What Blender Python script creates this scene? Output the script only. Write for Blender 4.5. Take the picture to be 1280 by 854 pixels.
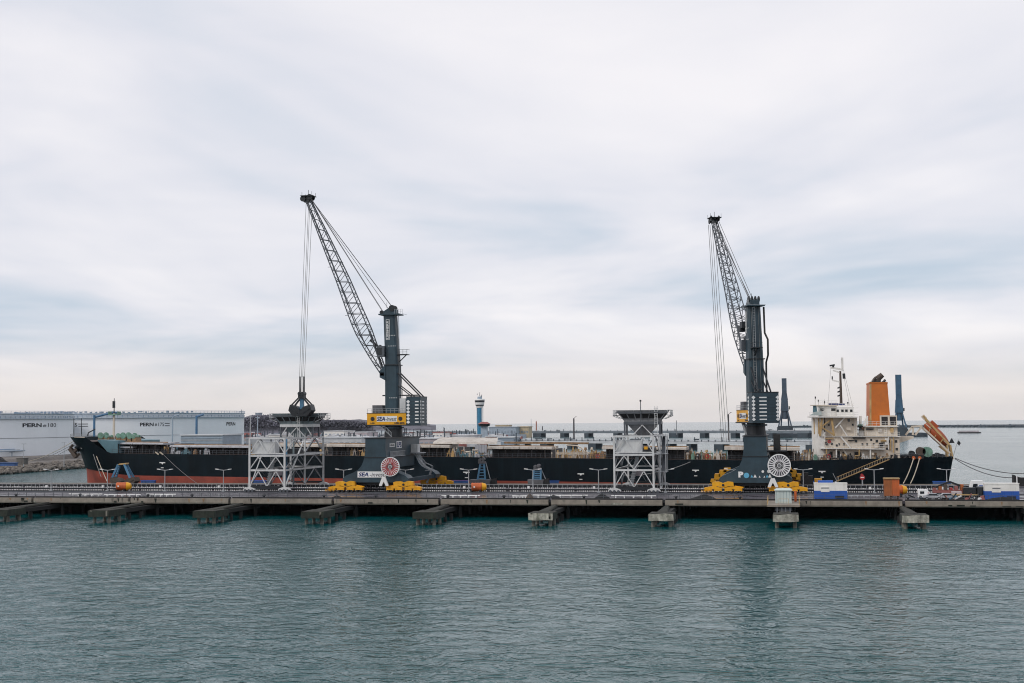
import bpy, bmesh, math, random
from mathutils import Vector as V, Matrix, noise as mnoise
random.seed(7)
sc = bpy.context.scene
for o in list(bpy.data.objects): bpy.data.objects.remove(o)
R = math.radians

# ------------------------------------------------------------------ camera
F, HC = 1678.0, 20.0
YAW, PITCH, ROLL = R(11.45), R(3.42), 0.0078
camd = bpy.data.cameras.new('camera'); cam = bpy.data.objects.new('camera', camd)
sc.collection.objects.link(cam)
camd.sensor_width = 36; camd.lens = F*36/1280; camd.clip_start = 1; camd.clip_end = 60000
ROT = Matrix.Rotation(YAW, 3, 'Z') @ Matrix.Rotation(math.pi/2+PITCH, 3, 'X') @ Matrix.Rotation(-ROLL, 3, 'Z')
CAM = V((0, 0, HC))
cam.matrix_world = Matrix.Translation(CAM) @ ROT.to_4x4()
sc.camera = cam

# ------------------------------------------------------------------ world, sun, exposure
SUN_EL, SUN_AZ = R(42), R(222)     # azimuth clockwise from +Y: behind the camera, from the left
w = bpy.data.worlds.new('World'); sc.world = w; w.use_nodes = True
nt = w.node_tree; nt.nodes.clear(); N = nt.nodes.new; L = nt.links.new
def math_node(op, a=None, b=None, clamp=False, tree=None):
    t = tree or nt
    n = t.nodes.new('ShaderNodeMath'); n.operation = op; n.use_clamp = clamp
    for i, s in enumerate((a, b)):
        if s is None: continue
        if isinstance(s, (int, float)): n.inputs[i].default_value = s
        else: t.links.new(s, n.inputs[i])
    return n.outputs[0]
wo = N('ShaderNodeOutputWorld'); bg = N('ShaderNodeBackground'); bg.inputs[1].default_value = 0.1
sky = N('ShaderNodeTexSky'); sky.sky_type = 'NISHITA'; sky.sun_disc = False
sky.sun_elevation = SUN_EL; sky.sun_rotation = SUN_AZ
tc = N('ShaderNodeTexCoord'); sp = N('ShaderNodeSeparateXYZ'); L(tc.outputs['Generated'], sp.inputs[0])
zz = math_node('MAXIMUM', sp.outputs[2], 0.0)
zp = math_node('ADD', zz, 0.135)
cb = N('ShaderNodeCombineXYZ')
L(math_node('DIVIDE', sp.outputs[0], zp), cb.inputs[0]); L(math_node('DIVIDE', sp.outputs[1], zp), cb.inputs[1])
cb.inputs[2].default_value = 3.7
mp = N('ShaderNodeMapping'); mp.inputs['Location'].default_value = (2.137, 14.052, 0); mp.inputs['Rotation'].default_value = (0, 0, 0.5); mp.inputs['Scale'].default_value = (1.0, 0.9, 1)
L(cb.outputs[0], mp.inputs[0])
n1 = N('ShaderNodeTexNoise'); n1.inputs['Scale'].default_value = 0.8; n1.inputs['Detail'].default_value = 4; n1.inputs['Roughness'].default_value = 0.5
n1.inputs['Distortion'].default_value = 0.5
L(mp.outputs[0], n1.inputs['Vector'])
n2 = N('ShaderNodeTexNoise'); n2.inputs['Scale'].default_value = 2.2; n2.inputs['Detail'].default_value = 7; n2.inputs['Roughness'].default_value = 0.6
n2.inputs['Distortion'].default_value = 0.35
L(mp.outputs[0], n2.inputs['Vector'])
cl = math_node('ADD', math_node('MULTIPLY', n1.outputs[0], 0.88), math_node('MULTIPLY', n2.outputs[0], 0.12))
# layered stratus decks low over the horizon
cb2 = N('ShaderNodeCombineXYZ'); L(math_node('MULTIPLY', sp.outputs[0], 1.1), cb2.inputs[0]); L(math_node('MULTIPLY', zz, 11.0), cb2.inputs[1]); cb2.inputs[2].default_value = 13.04
n3 = N('ShaderNodeTexNoise'); n3.inputs['Scale'].default_value = 1.5; n3.inputs['Detail'].default_value = 4; n3.inputs['Distortion'].default_value = 0.4; L(cb2.outputs[0], n3.inputs['Vector'])
fd = N('ShaderNodeMapRange'); fd.interpolation_type = 'SMOOTHSTEP'; fd.inputs[1].default_value = 0.06; fd.inputs[2].default_value = 0.24; fd.inputs[3].default_value = 0.55; fd.inputs[4].default_value = 0.0; L(zz, fd.inputs[0])
cl = math_node('ADD', cl, math_node('MULTIPLY', math_node('SUBTRACT', n3.outputs[0], 0.5), fd.outputs[0]))
cr = N('ShaderNodeValToRGB'); e = cr.color_ramp.elements
e[0].position = 0.32; e[0].color = (5.6, 6.5, 7.6, 1)
e[1].position = 0.62; e[1].color = (9.7, 9.45, 9.7, 1)
k = cr.color_ramp.elements.new(0.48); k.color = (8.15, 8.2, 8.85, 1)
L(cl, cr.inputs[0])
# warm pale light low over the sea
hz = N('ShaderNodeMapRange'); hz.interpolation_type = 'SMOOTHSTEP'
hz.inputs[1].default_value = 0.005; hz.inputs[2].default_value = 0.075; hz.inputs[3].default_value = 0.8; hz.inputs[4].default_value = 0.0
L(zz, hz.inputs[0])
mx = N('ShaderNodeMixRGB'); L(hz.outputs[0], mx.inputs[0]); L(cr.outputs[0], mx.inputs[1]); mx.inputs[2].default_value = (8.75, 8.05, 7.6, 1)
ms = N('ShaderNodeMixRGB'); ms.inputs[0].default_value = 0.93; L(sky.outputs[0], ms.inputs[1]); L(mx.outputs[0], ms.inputs[2])
L(ms.outputs[0], bg.inputs[0]); L(bg.outputs[0], wo.inputs[0])

sd = bpy.data.lights.new('sun', 'SUN'); sd.energy = 1.3; sd.angle = R(18); sd.color = (1.0, 0.96, 0.9)
so = bpy.data.objects.new('sun', sd); sc.collection.objects.link(so)
sdir = V((math.sin(SUN_AZ)*math.cos(SUN_EL), math.cos(SUN_AZ)*math.cos(SUN_EL), math.sin(SUN_EL)))
so.rotation_euler = sdir.to_track_quat('Z', 'Y').to_euler(); so.location = sdir*200
sc.cycles.filter_width = 1.05; sc.cycles.use_denoising = True; sc.cycles.use_adaptive_sampling = False
sc.cycles.sample_clamp_indirect = 1.5; sc.cycles.max_bounces = 6; sc.cycles.volume_bounces = 0; sc.cycles.caustics_reflective = False; sc.cycles.caustics_refractive = False
sc.view_settings.view_transform = 'Standard'; sc.view_settings.look = 'None'
sc.view_settings.exposure = 0.0; sc.view_settings.gamma = 1.0; sc.view_settings.use_curve_mapping = False

# ------------------------------------------------------------------ helpers
def ray(px, py): return ROT @ V(((px-640)/F, -(py-427)/F, -1.0))
def at(px, py, Y):                     # where the sight line through a photo point meets the upright plane y = Y
    d = ray(px, py); return CAM + d*(Y/d.y)
def gz(px, py, Z): d = ray(px, py); return CAM + d*((Z-HC)/d.z)
def atx(px, Y, py=560): return at(px, py, Y).x

def mat(name, col, rough=0.6, metal=0.0, var=0.14, scale=0.5, streak=0.0, scol=(0.09, 0.045, 0.025), spec=0.5, sfreq=1.2, bump=0.0):
    m = bpy.data.materials.new(name); m.use_nodes = True; t = m.node_tree
    b = t.nodes['Principled BSDF']; b.inputs['Roughness'].default_value = rough; b.inputs['Metallic'].default_value = metal
    b.inputs['Specular IOR Level'].default_value = spec
    tcn = t.nodes.new('ShaderNodeNewGeometry')
    nz = t.nodes.new('ShaderNodeTexNoise'); nz.inputs['Scale'].default_value = scale; nz.inputs['Detail'].default_value = 6; nz.inputs['Roughness'].default_value = 0.65
    t.links.new(tcn.outputs['Position'], nz.inputs['Vector'])
    mr = t.nodes.new('ShaderNodeMapRange'); mr.inputs[1].default_value = 0.3; mr.inputs[2].default_value = 0.7
    mr.inputs[3].default_value = 1-var*1.5; mr.inputs[4].default_value = 1+var
    t.links.new(nz.outputs[0], mr.inputs[0])
    mu = t.nodes.new('ShaderNodeMixRGB'); mu.blend_type = 'MULTIPLY'; mu.inputs[0].default_value = 1; mu.inputs[1].default_value = (*col, 1)
    t.links.new(mr.outputs[0], mu.inputs[2])
    out = mu.outputs[0]
    if streak:
        mpn = t.nodes.new('ShaderNodeMapping'); mpn.inputs['Scale'].default_value = (sfreq, sfreq, sfreq*0.12)
        t.links.new(tcn.outputs['Position'], mpn.inputs[0])
        n3 = t.nodes.new('ShaderNodeTexNoise'); n3.inputs['Scale'].default_value = 1.0; n3.inputs['Detail'].default_value = 5; n3.inputs['Roughness'].default_value = 0.7
        t.links.new(mpn.outputs[0], n3.inputs['Vector'])
        m3 = t.nodes.new('ShaderNodeMapRange'); m3.inputs[1].default_value = 0.48; m3.inputs[2].default_value = 0.75; m3.inputs[3].default_value = 0; m3.inputs[4].default_value = streak
        t.links.new(n3.outputs[0], m3.inputs[0])
        m4 = t.nodes.new('ShaderNodeMixRGB'); t.links.new(m3.outputs[0], m4.inputs[0]); t.links.new(out, m4.inputs[1]); m4.inputs[2].default_value = (*scol, 1)
        out = m4.outputs[0]
    t.links.new(out, b.inputs['Base Color'])
    rr = t.nodes.new('ShaderNodeMapRange'); rr.inputs[3].default_value = max(0.05, rough-0.12); rr.inputs[4].default_value = min(1, rough+0.12)
    t.links.new(nz.outputs[0], rr.inputs[0]); t.links.new(rr.outputs[0], b.inputs['Roughness'])
    if bump:
        bp = t.nodes.new('ShaderNodeBump'); bp.inputs['Strength'].default_value = bump; bp.inputs['Distance'].default_value = 0.2
        t.links.new(nz.outputs[0], bp.inputs['Height']); t.links.new(bp.outputs[0], b.inputs['Normal'])
    return m

RUST = (0.10, 0.045, 0.022)
M = dict(
    hull=mat('hull_paint', (0.0022, 0.0078, 0.012), 0.5, var=0.3, scale=0.12, streak=0.3, scol=(0.012, 0.032, 0.042), sfreq=0.35, spec=0.14),
    boot=mat('boot_red', (0.30, 0.055, 0.032), 0.7, var=0.3, scale=0.2, streak=0.45, scol=(0.13, 0.035, 0.025), sfreq=0.4),
    white=mat('white_paint', (0.80, 0.78, 0.74), 0.5, var=0.08, streak=0.3, scol=(0.45, 0.36, 0.27), sfreq=1.6),
    cream=mat('cream_paint', (0.66, 0.58, 0.48), 0.55, var=0.1, streak=0.35, scol=(0.36, 0.24, 0.15), sfreq=1.5),
    hatch=mat('hatch_cover_paint', (0.52, 0.48, 0.43), 0.6, var=0.2, streak=0.6, scol=(0.24, 0.15, 0.09), sfreq=1.0),
    hatch2=mat('hatch_cover_grey', (0.42, 0.43, 0.46), 0.6, var=0.2, streak=0.5, scol=(0.2, 0.14, 0.1), sfreq=1.0),
    coam=mat('coaming_dark', (0.009, 0.01, 0.012), 0.6, var=0.3, streak=0.4),  # dark tone includes the shadow under the hatch covers
    deckp=mat('ship_deck', (0.09, 0.06, 0.05), 0.7, var=0.3),
    tan=mat('buff_paint', (0.50, 0.33, 0.14), 0.55, var=0.2, streak=0.5),
    orange=mat('funnel_orange', (0.52, 0.135, 0.010), 0.5, var=0.12, scale=0.3, streak=0.35, scol=(0.36, 0.10, 0.02)),
    boat=mat('lifeboat_orange', (0.36, 0.07, 0.018), 0.45, var=0.12),
    green=mat('winch_green', (0.16, 0.30, 0.23), 0.5, var=0.3, scale=1.5, streak=0.7, scol=(0.07, 0.09, 0.06), sfreq=2.5),
    teal=mat('teal_paint', (0.10, 0.20, 0.24), 0.5, var=0.15, streak=0.3, scol=(0.05, 0.1, 0.12)),
    crane=mat('crane_slate', (0.024, 0.052, 0.071), 0.5, var=0.25, scale=0.25, streak=0.4, scol=(0.010, 0.020, 0.026), sfreq=0.8),
    craned=mat('crane_dark', (0.009, 0.012, 0.016), 0.5, var=0.2),
    yellow=mat('crane_yellow', (0.80, 0.38, 0.006), 0.45, var=0.12, streak=0.35, scol=(0.35, 0.15, 0.02), sfreq=2),
    steel=mat('galvanised_steel', (0.40, 0.42, 0.44), 0.45, metal=0.25, var=0.15, streak=0.3, scol=(0.25, 0.2, 0.16), sfreq=2),
    lattice=mat('lattice_grey', (0.09, 0.10, 0.115), 0.5, metal=0.2, var=0.15),
    frame=mat('hopper_frame_grey', (0.62, 0.63, 0.63), 0.5, var=0.12, streak=0.35, scol=(0.22, 0.18, 0.15), sfreq=2),
    tubL=mat('hopper_tub_bluegrey', (0.19, 0.235, 0.25), 0.55, var=0.2, streak=0.5, scol=(0.05, 0.055, 0.06), sfreq=1.0),
    tubR=mat('hopper_tub_grey', (0.22, 0.225, 0.235), 0.55, var=0.2, streak=0.5, scol=(0.05, 0.05, 0.055), sfreq=1.0),
    rope=mat('rope_dark', (0.10, 0.10, 0.105), 0.7),
    ropep=mat('rope_pale', (0.52, 0.45, 0.35), 0.8),
    ropeg=mat('rope_grey', (0.22, 0.22, 0.22), 0.8),
    black=mat('black_rubber', (0.012, 0.012, 0.013), 0.65, var=0.3),
    glass=mat('dark_glass', (0.01, 0.014, 0.018), 0.08, var=0.05),
    conc=mat('concrete_fascia', (0.27, 0.235, 0.195), 0.8, var=0.22, scale=0.7, streak=0.55, scol=(0.16, 0.125, 0.10), sfreq=0.9),
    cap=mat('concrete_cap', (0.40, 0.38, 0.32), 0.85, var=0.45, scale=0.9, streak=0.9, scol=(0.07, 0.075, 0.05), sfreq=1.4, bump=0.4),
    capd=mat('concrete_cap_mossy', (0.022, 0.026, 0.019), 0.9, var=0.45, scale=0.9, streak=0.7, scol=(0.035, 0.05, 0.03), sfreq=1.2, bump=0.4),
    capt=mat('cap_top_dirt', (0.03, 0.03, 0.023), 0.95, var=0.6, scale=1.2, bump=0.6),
    pile=mat('steel_pile', (0.20, 0.18, 0.15), 0.8, var=0.35, streak=0.7, scol=(0.05, 0.04, 0.03)),
    under=mat('underdeck_shade', (0.012, 0.012, 0.012), 0.9, var=0.3),  # near-black colour stands in for the deep shadow below the pier deck
    red=mat('red_paint', (0.40, 0.03, 0.03), 0.5),
    wheel=mat('wheel_orange', (0.62, 0.22, 0.02), 0.5, var=0.2),
    lav=mat('pale_lavender', (0.58, 0.52, 0.58), 0.5),
    navy=mat('navy_ink', (0.015, 0.03, 0.13), 0.5, var=0.05),
    grey=mat('grey_ink', (0.16, 0.165, 0.18), 0.5, var=0.05),
    ink=mat('black_ink', (0.012, 0.014, 0.02), 0.5, var=0.05),
    wsign=mat('sign_white', (0.80, 0.80, 0.79), 0.45, var=0.04),
    blue=mat('fender_blue', (0.03, 0.09, 0.26), 0.55, var=0.2, streak=0.3, scol=(0.02, 0.04, 0.1)),
    cblue=mat('container_blue', (0.02, 0.10, 0.42), 0.45, var=0.12, streak=0.2, scol=(0.02, 0.05, 0.16)),
    gblue=mat('grab_blue', (0.08, 0.22, 0.36), 0.5, var=0.2, streak=0.4, scol=(0.05, 0.07, 0.09)),
    bucket=mat('bucket_brown', (0.085, 0.065, 0.052), 0.75, var=0.3, streak=0.6, scol=RUST),
    bgrey=mat('bucket_grey', (0.13, 0.13, 0.14), 0.7, var=0.3, streak=0.5, scol=(0.05, 0.05, 0.05)),
    drum=mat('drum_orange', (0.55, 0.12, 0.025), 0.5, var=0.15, streak=0.3),
    rustbox=mat('rust_orange', (0.40, 0.12, 0.03), 0.6, var=0.25, streak=0.6, scol=(0.14, 0.05, 0.02)),
    kiosk=mat('pale_green_panel', (0.50, 0.57, 0.55), 0.5, var=0.06, streak=0.2, scol=(0.35, 0.36, 0.33)),
    tank=mat('tank_white', (0.80, 0.83, 0.86), 0.5, var=0.04, scale=0.05, streak=0.1, scol=(0.48, 0.5, 0.53), sfreq=0.2),
    tankg=mat('tank_girder', (0.33, 0.40, 0.47), 0.5, var=0.12),
    pblue=mat('pipe_blue', (0.07, 0.17, 0.30), 0.5),
    clad=mat('grey_cladding', (0.27, 0.32, 0.38), 0.5, metal=0.2, var=0.15),
    roofw=mat('pale_roof', (0.55, 0.56, 0.58), 0.6, var=0.2, scale=0.1),
    brick=mat('far_brick', (0.30, 0.11, 0.10), 0.8, var=0.2, scale=0.2),
    towerb=mat('tower_blue', (0.03, 0.19, 0.33), 0.4),
    farblue=mat('far_crane_blue', (0.035, 0.10, 0.17), 0.5, var=0.2, scale=0.2),
    farblue2=mat('far_crane_blue_b', (0.05, 0.075, 0.11), 0.5, var=0.2, scale=0.2),
    jet=mat('jetty_concrete', (0.16, 0.185, 0.21), 0.8, var=0.25, scale=0.1),
    jetd=mat('jetty_dark', (0.045, 0.06, 0.075), 0.8, var=0.25, scale=0.1),
    beige=mat('far_beige', (0.52, 0.42, 0.28), 0.7),
    pole=mat('brown_pole', (0.07, 0.06, 0.065), 0.7),
    opole=mat('orange_pole', (0.40, 0.15, 0.09), 0.7),
    coal=mat('coal', (0.010, 0.011, 0.013), 0.9, var=0.5, scale=2, bump=0.8),
    rock=mat('shore_rock', (0.17, 0.15, 0.13), 0.9, var=0.45, scale=0.6, bump=0.6),
    earth=mat('shore_earth', (0.15, 0.135, 0.125), 0.9, var=0.4, scale=0.12, bump=0.3),
    wood=mat('winter_wood', (0.11, 0.108, 0.135), 0.95, var=0.5, scale=0.02),
    brown=mat('deck_brown', (0.28, 0.17, 0.09), 0.7, var=0.35, scale=1.5),
    pink=mat('far_pink', (0.45, 0.40, 0.42), 0.7, var=0.25, scale=0.1),
)

OFF = {}
class MB:
    def __init__(s, xf=None): s.v = []; s.f = []; s.xf = xf
    def add(s, vs, fs):
        n = len(s.v); s.v += [V(p) for p in vs]; s.f += [tuple(i+n for i in f) for f in fs]; return s
    def box(s, x0, x1, y0, y1, z0, z1):
        return s.add([(x0,y0,z0),(x1,y0,z0),(x1,y1,z0),(x0,y1,z0),(x0,y0,z1),(x1,y0,z1),(x1,y1,z1),(x0,y1,z1)],
                     [(3,2,1,0),(4,5,6,7),(0,1,5,4),(1,2,6,5),(2,3,7,6),(3,0,4,7)])
    def obox(s, c, u, v, hw, hd, hz):    # oriented box, u and v horizontal unit axes
        c, u, v = V(c), V(u), V(v); z = V((0,0,1))
        P = [c+u*(a*hw)+v*(b*hd)+z*(g*hz) for g in (-1,1) for a,b in ((-1,-1),(1,-1),(1,1),(-1,1))]
        return s.add(P, [(3,2,1,0),(4,5,6,7),(0,1,5,4),(1,2,6,5),(2,3,7,6),(3,0,4,7)])
    def bar(s, p, q, w, h=None):
        p, q = V(p), V(q); h = h or w; d = (q-p).normalized()
        up = V((0,0,1)) if abs(d.z) < 0.95 else V((0,1,0))
        a = d.cross(up).normalized()*(w/2); b = a.cross(d).normalized()*(h/2)
        P = [e+x for e in (p, q) for x in (-a-b, a-b, a+b, -a+b)]
        return s.add(P, [(0,3,2,1),(4,5,6,7),(0,1,5,4),(1,2,6,5),(2,3,7,6),(3,0,4,7)])
    def cyl(s, p, q, r, r2=None, n=8, cap=True):
        p, q = V(p), V(q); r2 = r if r2 is None else r2; d = (q-p).normalized()
        up = V((0,0,1)) if abs(d.z) < 0.95 else V((1,0,0))
        a = d.cross(up).normalized(); b = a.cross(d)
        P = [p+(a*math.cos(t)+b*math.sin(t))*r for t in [2*math.pi*i/n for i in range(n)]]
        P += [q+(a*math.cos(t)+b*math.sin(t))*r2 for t in [2*math.pi*i/n for i in range(n)]]
        f = [(i, (i+1)%n, n+(i+1)%n, n+i) for i in range(n)]
        if cap: f += [tuple(range(n-1,-1,-1)), tuple(range(n, 2*n))]
        return s.add(P, f)
    def tube(s, pts, r, n=5):
        for a, b in zip(pts, pts[1:]): s.cyl(a, b, r, r, n, True)
        return s
    def prism(s, pts, d):
        pts = [V(p) for p in pts]; d = V(d); n = len(pts)
        return s.add(pts+[p+d for p in pts], [tuple(range(n)), tuple(range(2*n-1, n-1, -1))]+[(i, n+i, n+(i+1)%n, (i+1)%n) for i in range(n)])
    def ring(s, c, u, v, r0, r1, d, n=28):
        c, u, v, d = V(c), V(u), V(v), V(d); P = []
        for k in range(n):
            t = 2*math.pi*k/n; e = u*math.cos(t)+v*math.sin(t)
            P += [c+e*r0, c+e*r1, c+e*r1+d, c+e*r0+d]
        f = []
        for k in range(n):
            a, b = 4*k, 4*((k+1)%n)
            f += [(a,a+1,b+1,b),(a+1,a+2,b+2,b+1),(a+2,a+3,b+3,b+2),(a+3,a,b,b+3)]
        return s.add(P, f)
    def ico(s, c, r, sub=1, jit=0.25, sq=1.0):
        bm = bmesh.new(); bmesh.ops.create_icosphere(bm, subdivisions=sub, radius=1)
        bm.verts.ensure_lookup_table()
        P = [V(c)+V((v.co.x*r, v.co.y*r, v.co.z*r*sq))*(1+random.uniform(-jit, jit)) for v in bm.verts]
        f = [tuple(v.index for v in fc.verts) for fc in bm.faces]; bm.free()
        return s.add(P, f)
    def build(s, name, m, parent=None, smooth=False, kind=None, loc=None, label=None):
        vs = [s.xf(p) for p in s.v] if s.xf else s.v
        o0 = OFF[parent.name] if parent else V(loc or (0,0,0))
        me = bpy.data.meshes.new(name); me.from_pydata([tuple(p-o0) for p in vs], [], s.f)
        if len(s.f) < 30000:
            bm = bmesh.new(); bm.from_mesh(me); bmesh.ops.recalc_face_normals(bm, faces=bm.faces); bm.to_mesh(me); bm.free()
        if smooth:
            me.polygons.foreach_set('use_smooth', [True]*len(me.polygons))
        me.materials.append(M[m] if isinstance(m, str) else m)
        o = bpy.data.objects.new(name, me); sc.collection.objects.link(o)
        if parent: o.parent = parent
        else: o.location = o0
        OFF[o.name] = o0
        if kind: o['kind'] = kind
        if label: o['label'] = label
        return o
def tag(o, label, cat, group=None):
    o['label'] = label; o['category'] = cat
    if group: o['group'] = group
    return o
def thing(name, label, cat, loc=(0,0,0), group=None):
    o = bpy.data.objects.new(name, None); sc.collection.objects.link(o); o.location = loc; OFF[o.name] = V(loc)
    o.empty_display_size = 0.5
    return tag(o, label, cat, group)
def copy_tree(o, loc, label=None):
    def cp(x, par):
        c = x.copy(); sc.collection.objects.link(c)
        if par: c.parent = par
        for ch in kids.get(x.name, []): cp(ch, c)
        return c
    kids = {}
    for x in sc.collection.objects:
        if x.parent: kids.setdefault(x.parent.name, []).append(x)
    c = cp(o, None); c.location = loc
    if label: c['label'] = label
    return c

TG = {}
def text_geo(s, bold=0.0, shear=0.0):
    key = (s, bold, shear)
    if key not in TG:
        c = bpy.data.curves.new('t', 'FONT'); c.body = s; c.offset = bold; c.shear = shear; c.resolution_u = 3
        o = bpy.data.objects.new('t', c); sc.collection.objects.link(o)
        dg = bpy.context.evaluated_depsgraph_get()
        me = bpy.data.meshes.new_from_object(o.evaluated_get(dg))
        vs = [v.co.copy() for v in me.vertices]; fs = [tuple(p.vertices) for p in me.polygons]
        bpy.data.objects.remove(o); bpy.data.meshes.remove(me); bpy.data.curves.remove(c)
        x0 = min(v.x for v in vs); x1 = max(v.x for v in vs); y0 = min(v.y for v in vs); y1 = max(v.y for v in vs)
        TG[key] = ([((v.x-x0)/(x1-x0), (v.y-y0)/(y1-y0)) for v in vs], fs)
    return TG[key]
def put_text(s, org, u, v, w_, h_, m, parent, bold=0.02, shear=0.0, name='lettering', xf=None):
    vs, fs = text_geo(s, bold, shear); org, u, v = V(org), V(u), V(v)
    mb = MB(xf); mb.add([org+u*(a*w_)+v*(b*h_) for a, b in vs], fs)
    return mb.build(name, m, parent)
def smooth(t): t = max(0, min(1, t)); return t*t*(3-2*t)

# ------------------------------------------------------------------ water
def water():
    m = bpy.data.materials.new('sea_water'); m.use_nodes = True; t = m.node_tree; b = t.nodes['Principled BSDF']
    b.inputs['Base Color'].default_value = (0.0, 0.064, 0.070, 1); b.inputs['Roughness'].default_value = 0.11
    b.inputs['IOR'].default_value = 1.28
    g = t.nodes.new('ShaderNodeNewGeometry')
    def nz(scale, sx, sy, det, rot=0.0, dist=0.0):
        mp = t.nodes.new('ShaderNodeMapping'); mp.inputs['Scale'].default_value = (sx, sy, 1); mp.inputs['Rotation'].default_value = (0, 0, rot)
        t.links.new(g.outputs['Position'], mp.inputs[0])
        n = t.nodes.new('ShaderNodeTexNoise'); n.inputs['Scale'].default_value = scale; n.inputs['Detail'].default_value = det; n.inputs['Roughness'].default_value = 0.55
        n.inputs['Distortion'].default_value = dist
        t.links.new(mp.outputs[0], n.inputs['Vector']); return n.outputs[0]
    a = nz(0.30, 0.85, 1.0, 3, R(12), 0.6); c = nz(0.95, 0.95, 1.0, 4, R(-20), 0.6); d = nz(0.05, 0.7, 1.0, 2, R(20))
    pt = nz(0.013, 0.6, 1.0, 3, R(35), 0.8)                     # wind patches: calmer and rougher water
    amp = t.nodes.new('ShaderNodeMapRange'); amp.inputs[1].default_value = 0.35; amp.inputs[2].default_value = 0.65; amp.inputs[3].default_value = 0.55; amp.inputs[4].default_value = 1.25
    t.links.new(pt, amp.inputs[0])
    rg = math_node('POWER', math_node('SUBTRACT', 1.0, math_node('MULTIPLY', math_node('ABSOLUTE', math_node('SUBTRACT', a, 0.5, tree=t), tree=t), 2.0, tree=t), tree=t), 2.2, tree=t)
    h = math_node('ADD', math_node('MULTIPLY', rg, 0.8, tree=t), math_node('MULTIPLY', c, 0.5, tree=t), tree=t)
    h = math_node('MULTIPLY', h, amp.outputs[0], tree=t)
    h = math_node('ADD', h, math_node('MULTIPLY', d, 1.6, tree=t), tree=t)
    bp = t.nodes.new('ShaderNodeBump'); bp.inputs['Strength'].default_value = 1.0; bp.inputs['Distance'].default_value = 0.27
    t.links.new(h, bp.inputs['Height']); t.links.new(bp.outputs[0], b.inputs['Normal'])
    me = MB(); me.add([(-12000,-2000,0),(9000,-2000,0),(9000,14000,0),(-12000,14000,0)], [(0,1,2,3)])
    return me.build('sea', m, kind='structure')
water()

# ------------------------------------------------------------------ land on the left and far behind
def land(name, pts, z, m='earth'):
    mb = MB(); mb.prism([(x, y, -2) for x, y in pts], (0, 0, z+2)); return mb.build(name, m, kind='structure')
SH0, SH1 = gz(-60, 598, 0), gz(104, 585.5, 0)
bank_pts = [(-520, 400), (SH0.x-4, SH0.y+6), (SH1.x-4, SH1.y+5), (-262, 640), (-236, 760), (-236, 1000), (-900, 1000), (-900, 420)]
bank = land('shore_ground', bank_pts, -0.6)
def along(t, off=0.0):
    p = SH0.lerp(SH1, t); d = (SH1-SH0).normalized(); nrm = V((-abs(d.y), abs(d.x), 0)); return p+nrm*off
mb = MB(); pr = [(-1, -1.5), (7, 3.0), (9, 3.4), (22, 3.5), (24, 5.0), (27, 5.3), (330, 5.3)]
P = []; f = []; nT = 40
for k in range(nT+1):
    for o, z in pr: q = along(-1.2+k*3.0/nT, o+(1.2*mnoise.noise(V((k*0.9, o, 0))) if o < 30 else 0)); P.append((q.x, q.y, z+(0.25*mnoise.noise(V((k*1.7, o*0.3, 3))) if o < 30 else 0)))
n_ = len(pr)
for k in range(nT):
    for i in range(n_-1): f.append((k*n_+i, (k+1)*n_+i, (k+1)*n_+i+1, k*n_+i+1))
mb.add(P, f); mb.build('shore_bank', 'earth', kind='structure')
mb = MB()
for i in range(1500):
    t = random.uniform(-0.6, 1.25); o = random.uniform(-1.5, 6)
    p = along(t, o); mb.ico((p.x, p.y, 0.3+max(0, o+2)*0.33+random.uniform(-0.2, 0.5)), random.uniform(0.4, 1.15), 1, 0.3, 0.75)
mb.build('rubble_rocks', 'rock', kind='stuff')['label'] = 'grey brown rubble stones along the waterline of the left bank'
bpy.data.objects['rubble_rocks']['category'] = 'rocks'

def heap(name, c, rx, ry, h, m, label, cat, n=26):
    mb = MB(); P = []; f = []
    for j in range(9):
        r = j/8
        for i in range(n):
            t = 2*math.pi*i/n; x = math.cos(t)*rx*r; y = math.sin(t)*ry*r
            z = h*(1-r)**0.85*(1+0.25*mnoise.noise(V((x*0.35+c[0], y*0.35, 1.0))))
            P.append((c[0]+x, c[1]+y, c[2]+max(z, 0)-0.05+(0.15*h*mnoise.noise(V((x*0.9, y*0.9, c[0]))) if 0 < j < 8 else 0)))
    for j in range(8):
        for i in range(n): f.append((j*n+i, j*n+(i+1)%n, (j+1)*n+(i+1)%n, (j+1)*n+i))
    mb.add(P, f)
    return tag(mb.build(name, m, loc=c), label, cat)
p = gz(-14, 580, 5.3); heap('coal_pile', (p.x, p.y, 5.2), 9, 7, 4.6, 'coal', 'black coal pile on the bank at the left edge', 'coal pile')
p = gz(8, 582, 5.3)
mb = MB(); mb.box(p.x-5, p.x+4, p.y-1, p.y+1, 5.2, 6.2).box(p.x-5.2, p.x+4.2, p.y-1.2, p.y+1.2, 6.2, 6.4)
tag(mb.build('low_shed', 'blue', loc=(p.x, p.y, 3.2)), 'low blue shed in front of the black coal pile', 'shed')
p = gz(27, 580, 5.3)
mb = MB(); mb.box(p.x-1.6, p.x+1.6, p.y-1, p.y+2, 5.2, 7.4).box(p.x-1.8, p.x+1.8, p.y-1.2, p.y+2.2, 7.4, 7.6).box(p.x-.5, p.x+.5, p.y-1.06, p.y-1, 5.2, 7)
tag(mb.build('brown_hut', 'earth', loc=(p.x, p.y, 3.2)), 'small brown box hut on the bank right of the blue shed', 'hut')
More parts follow.
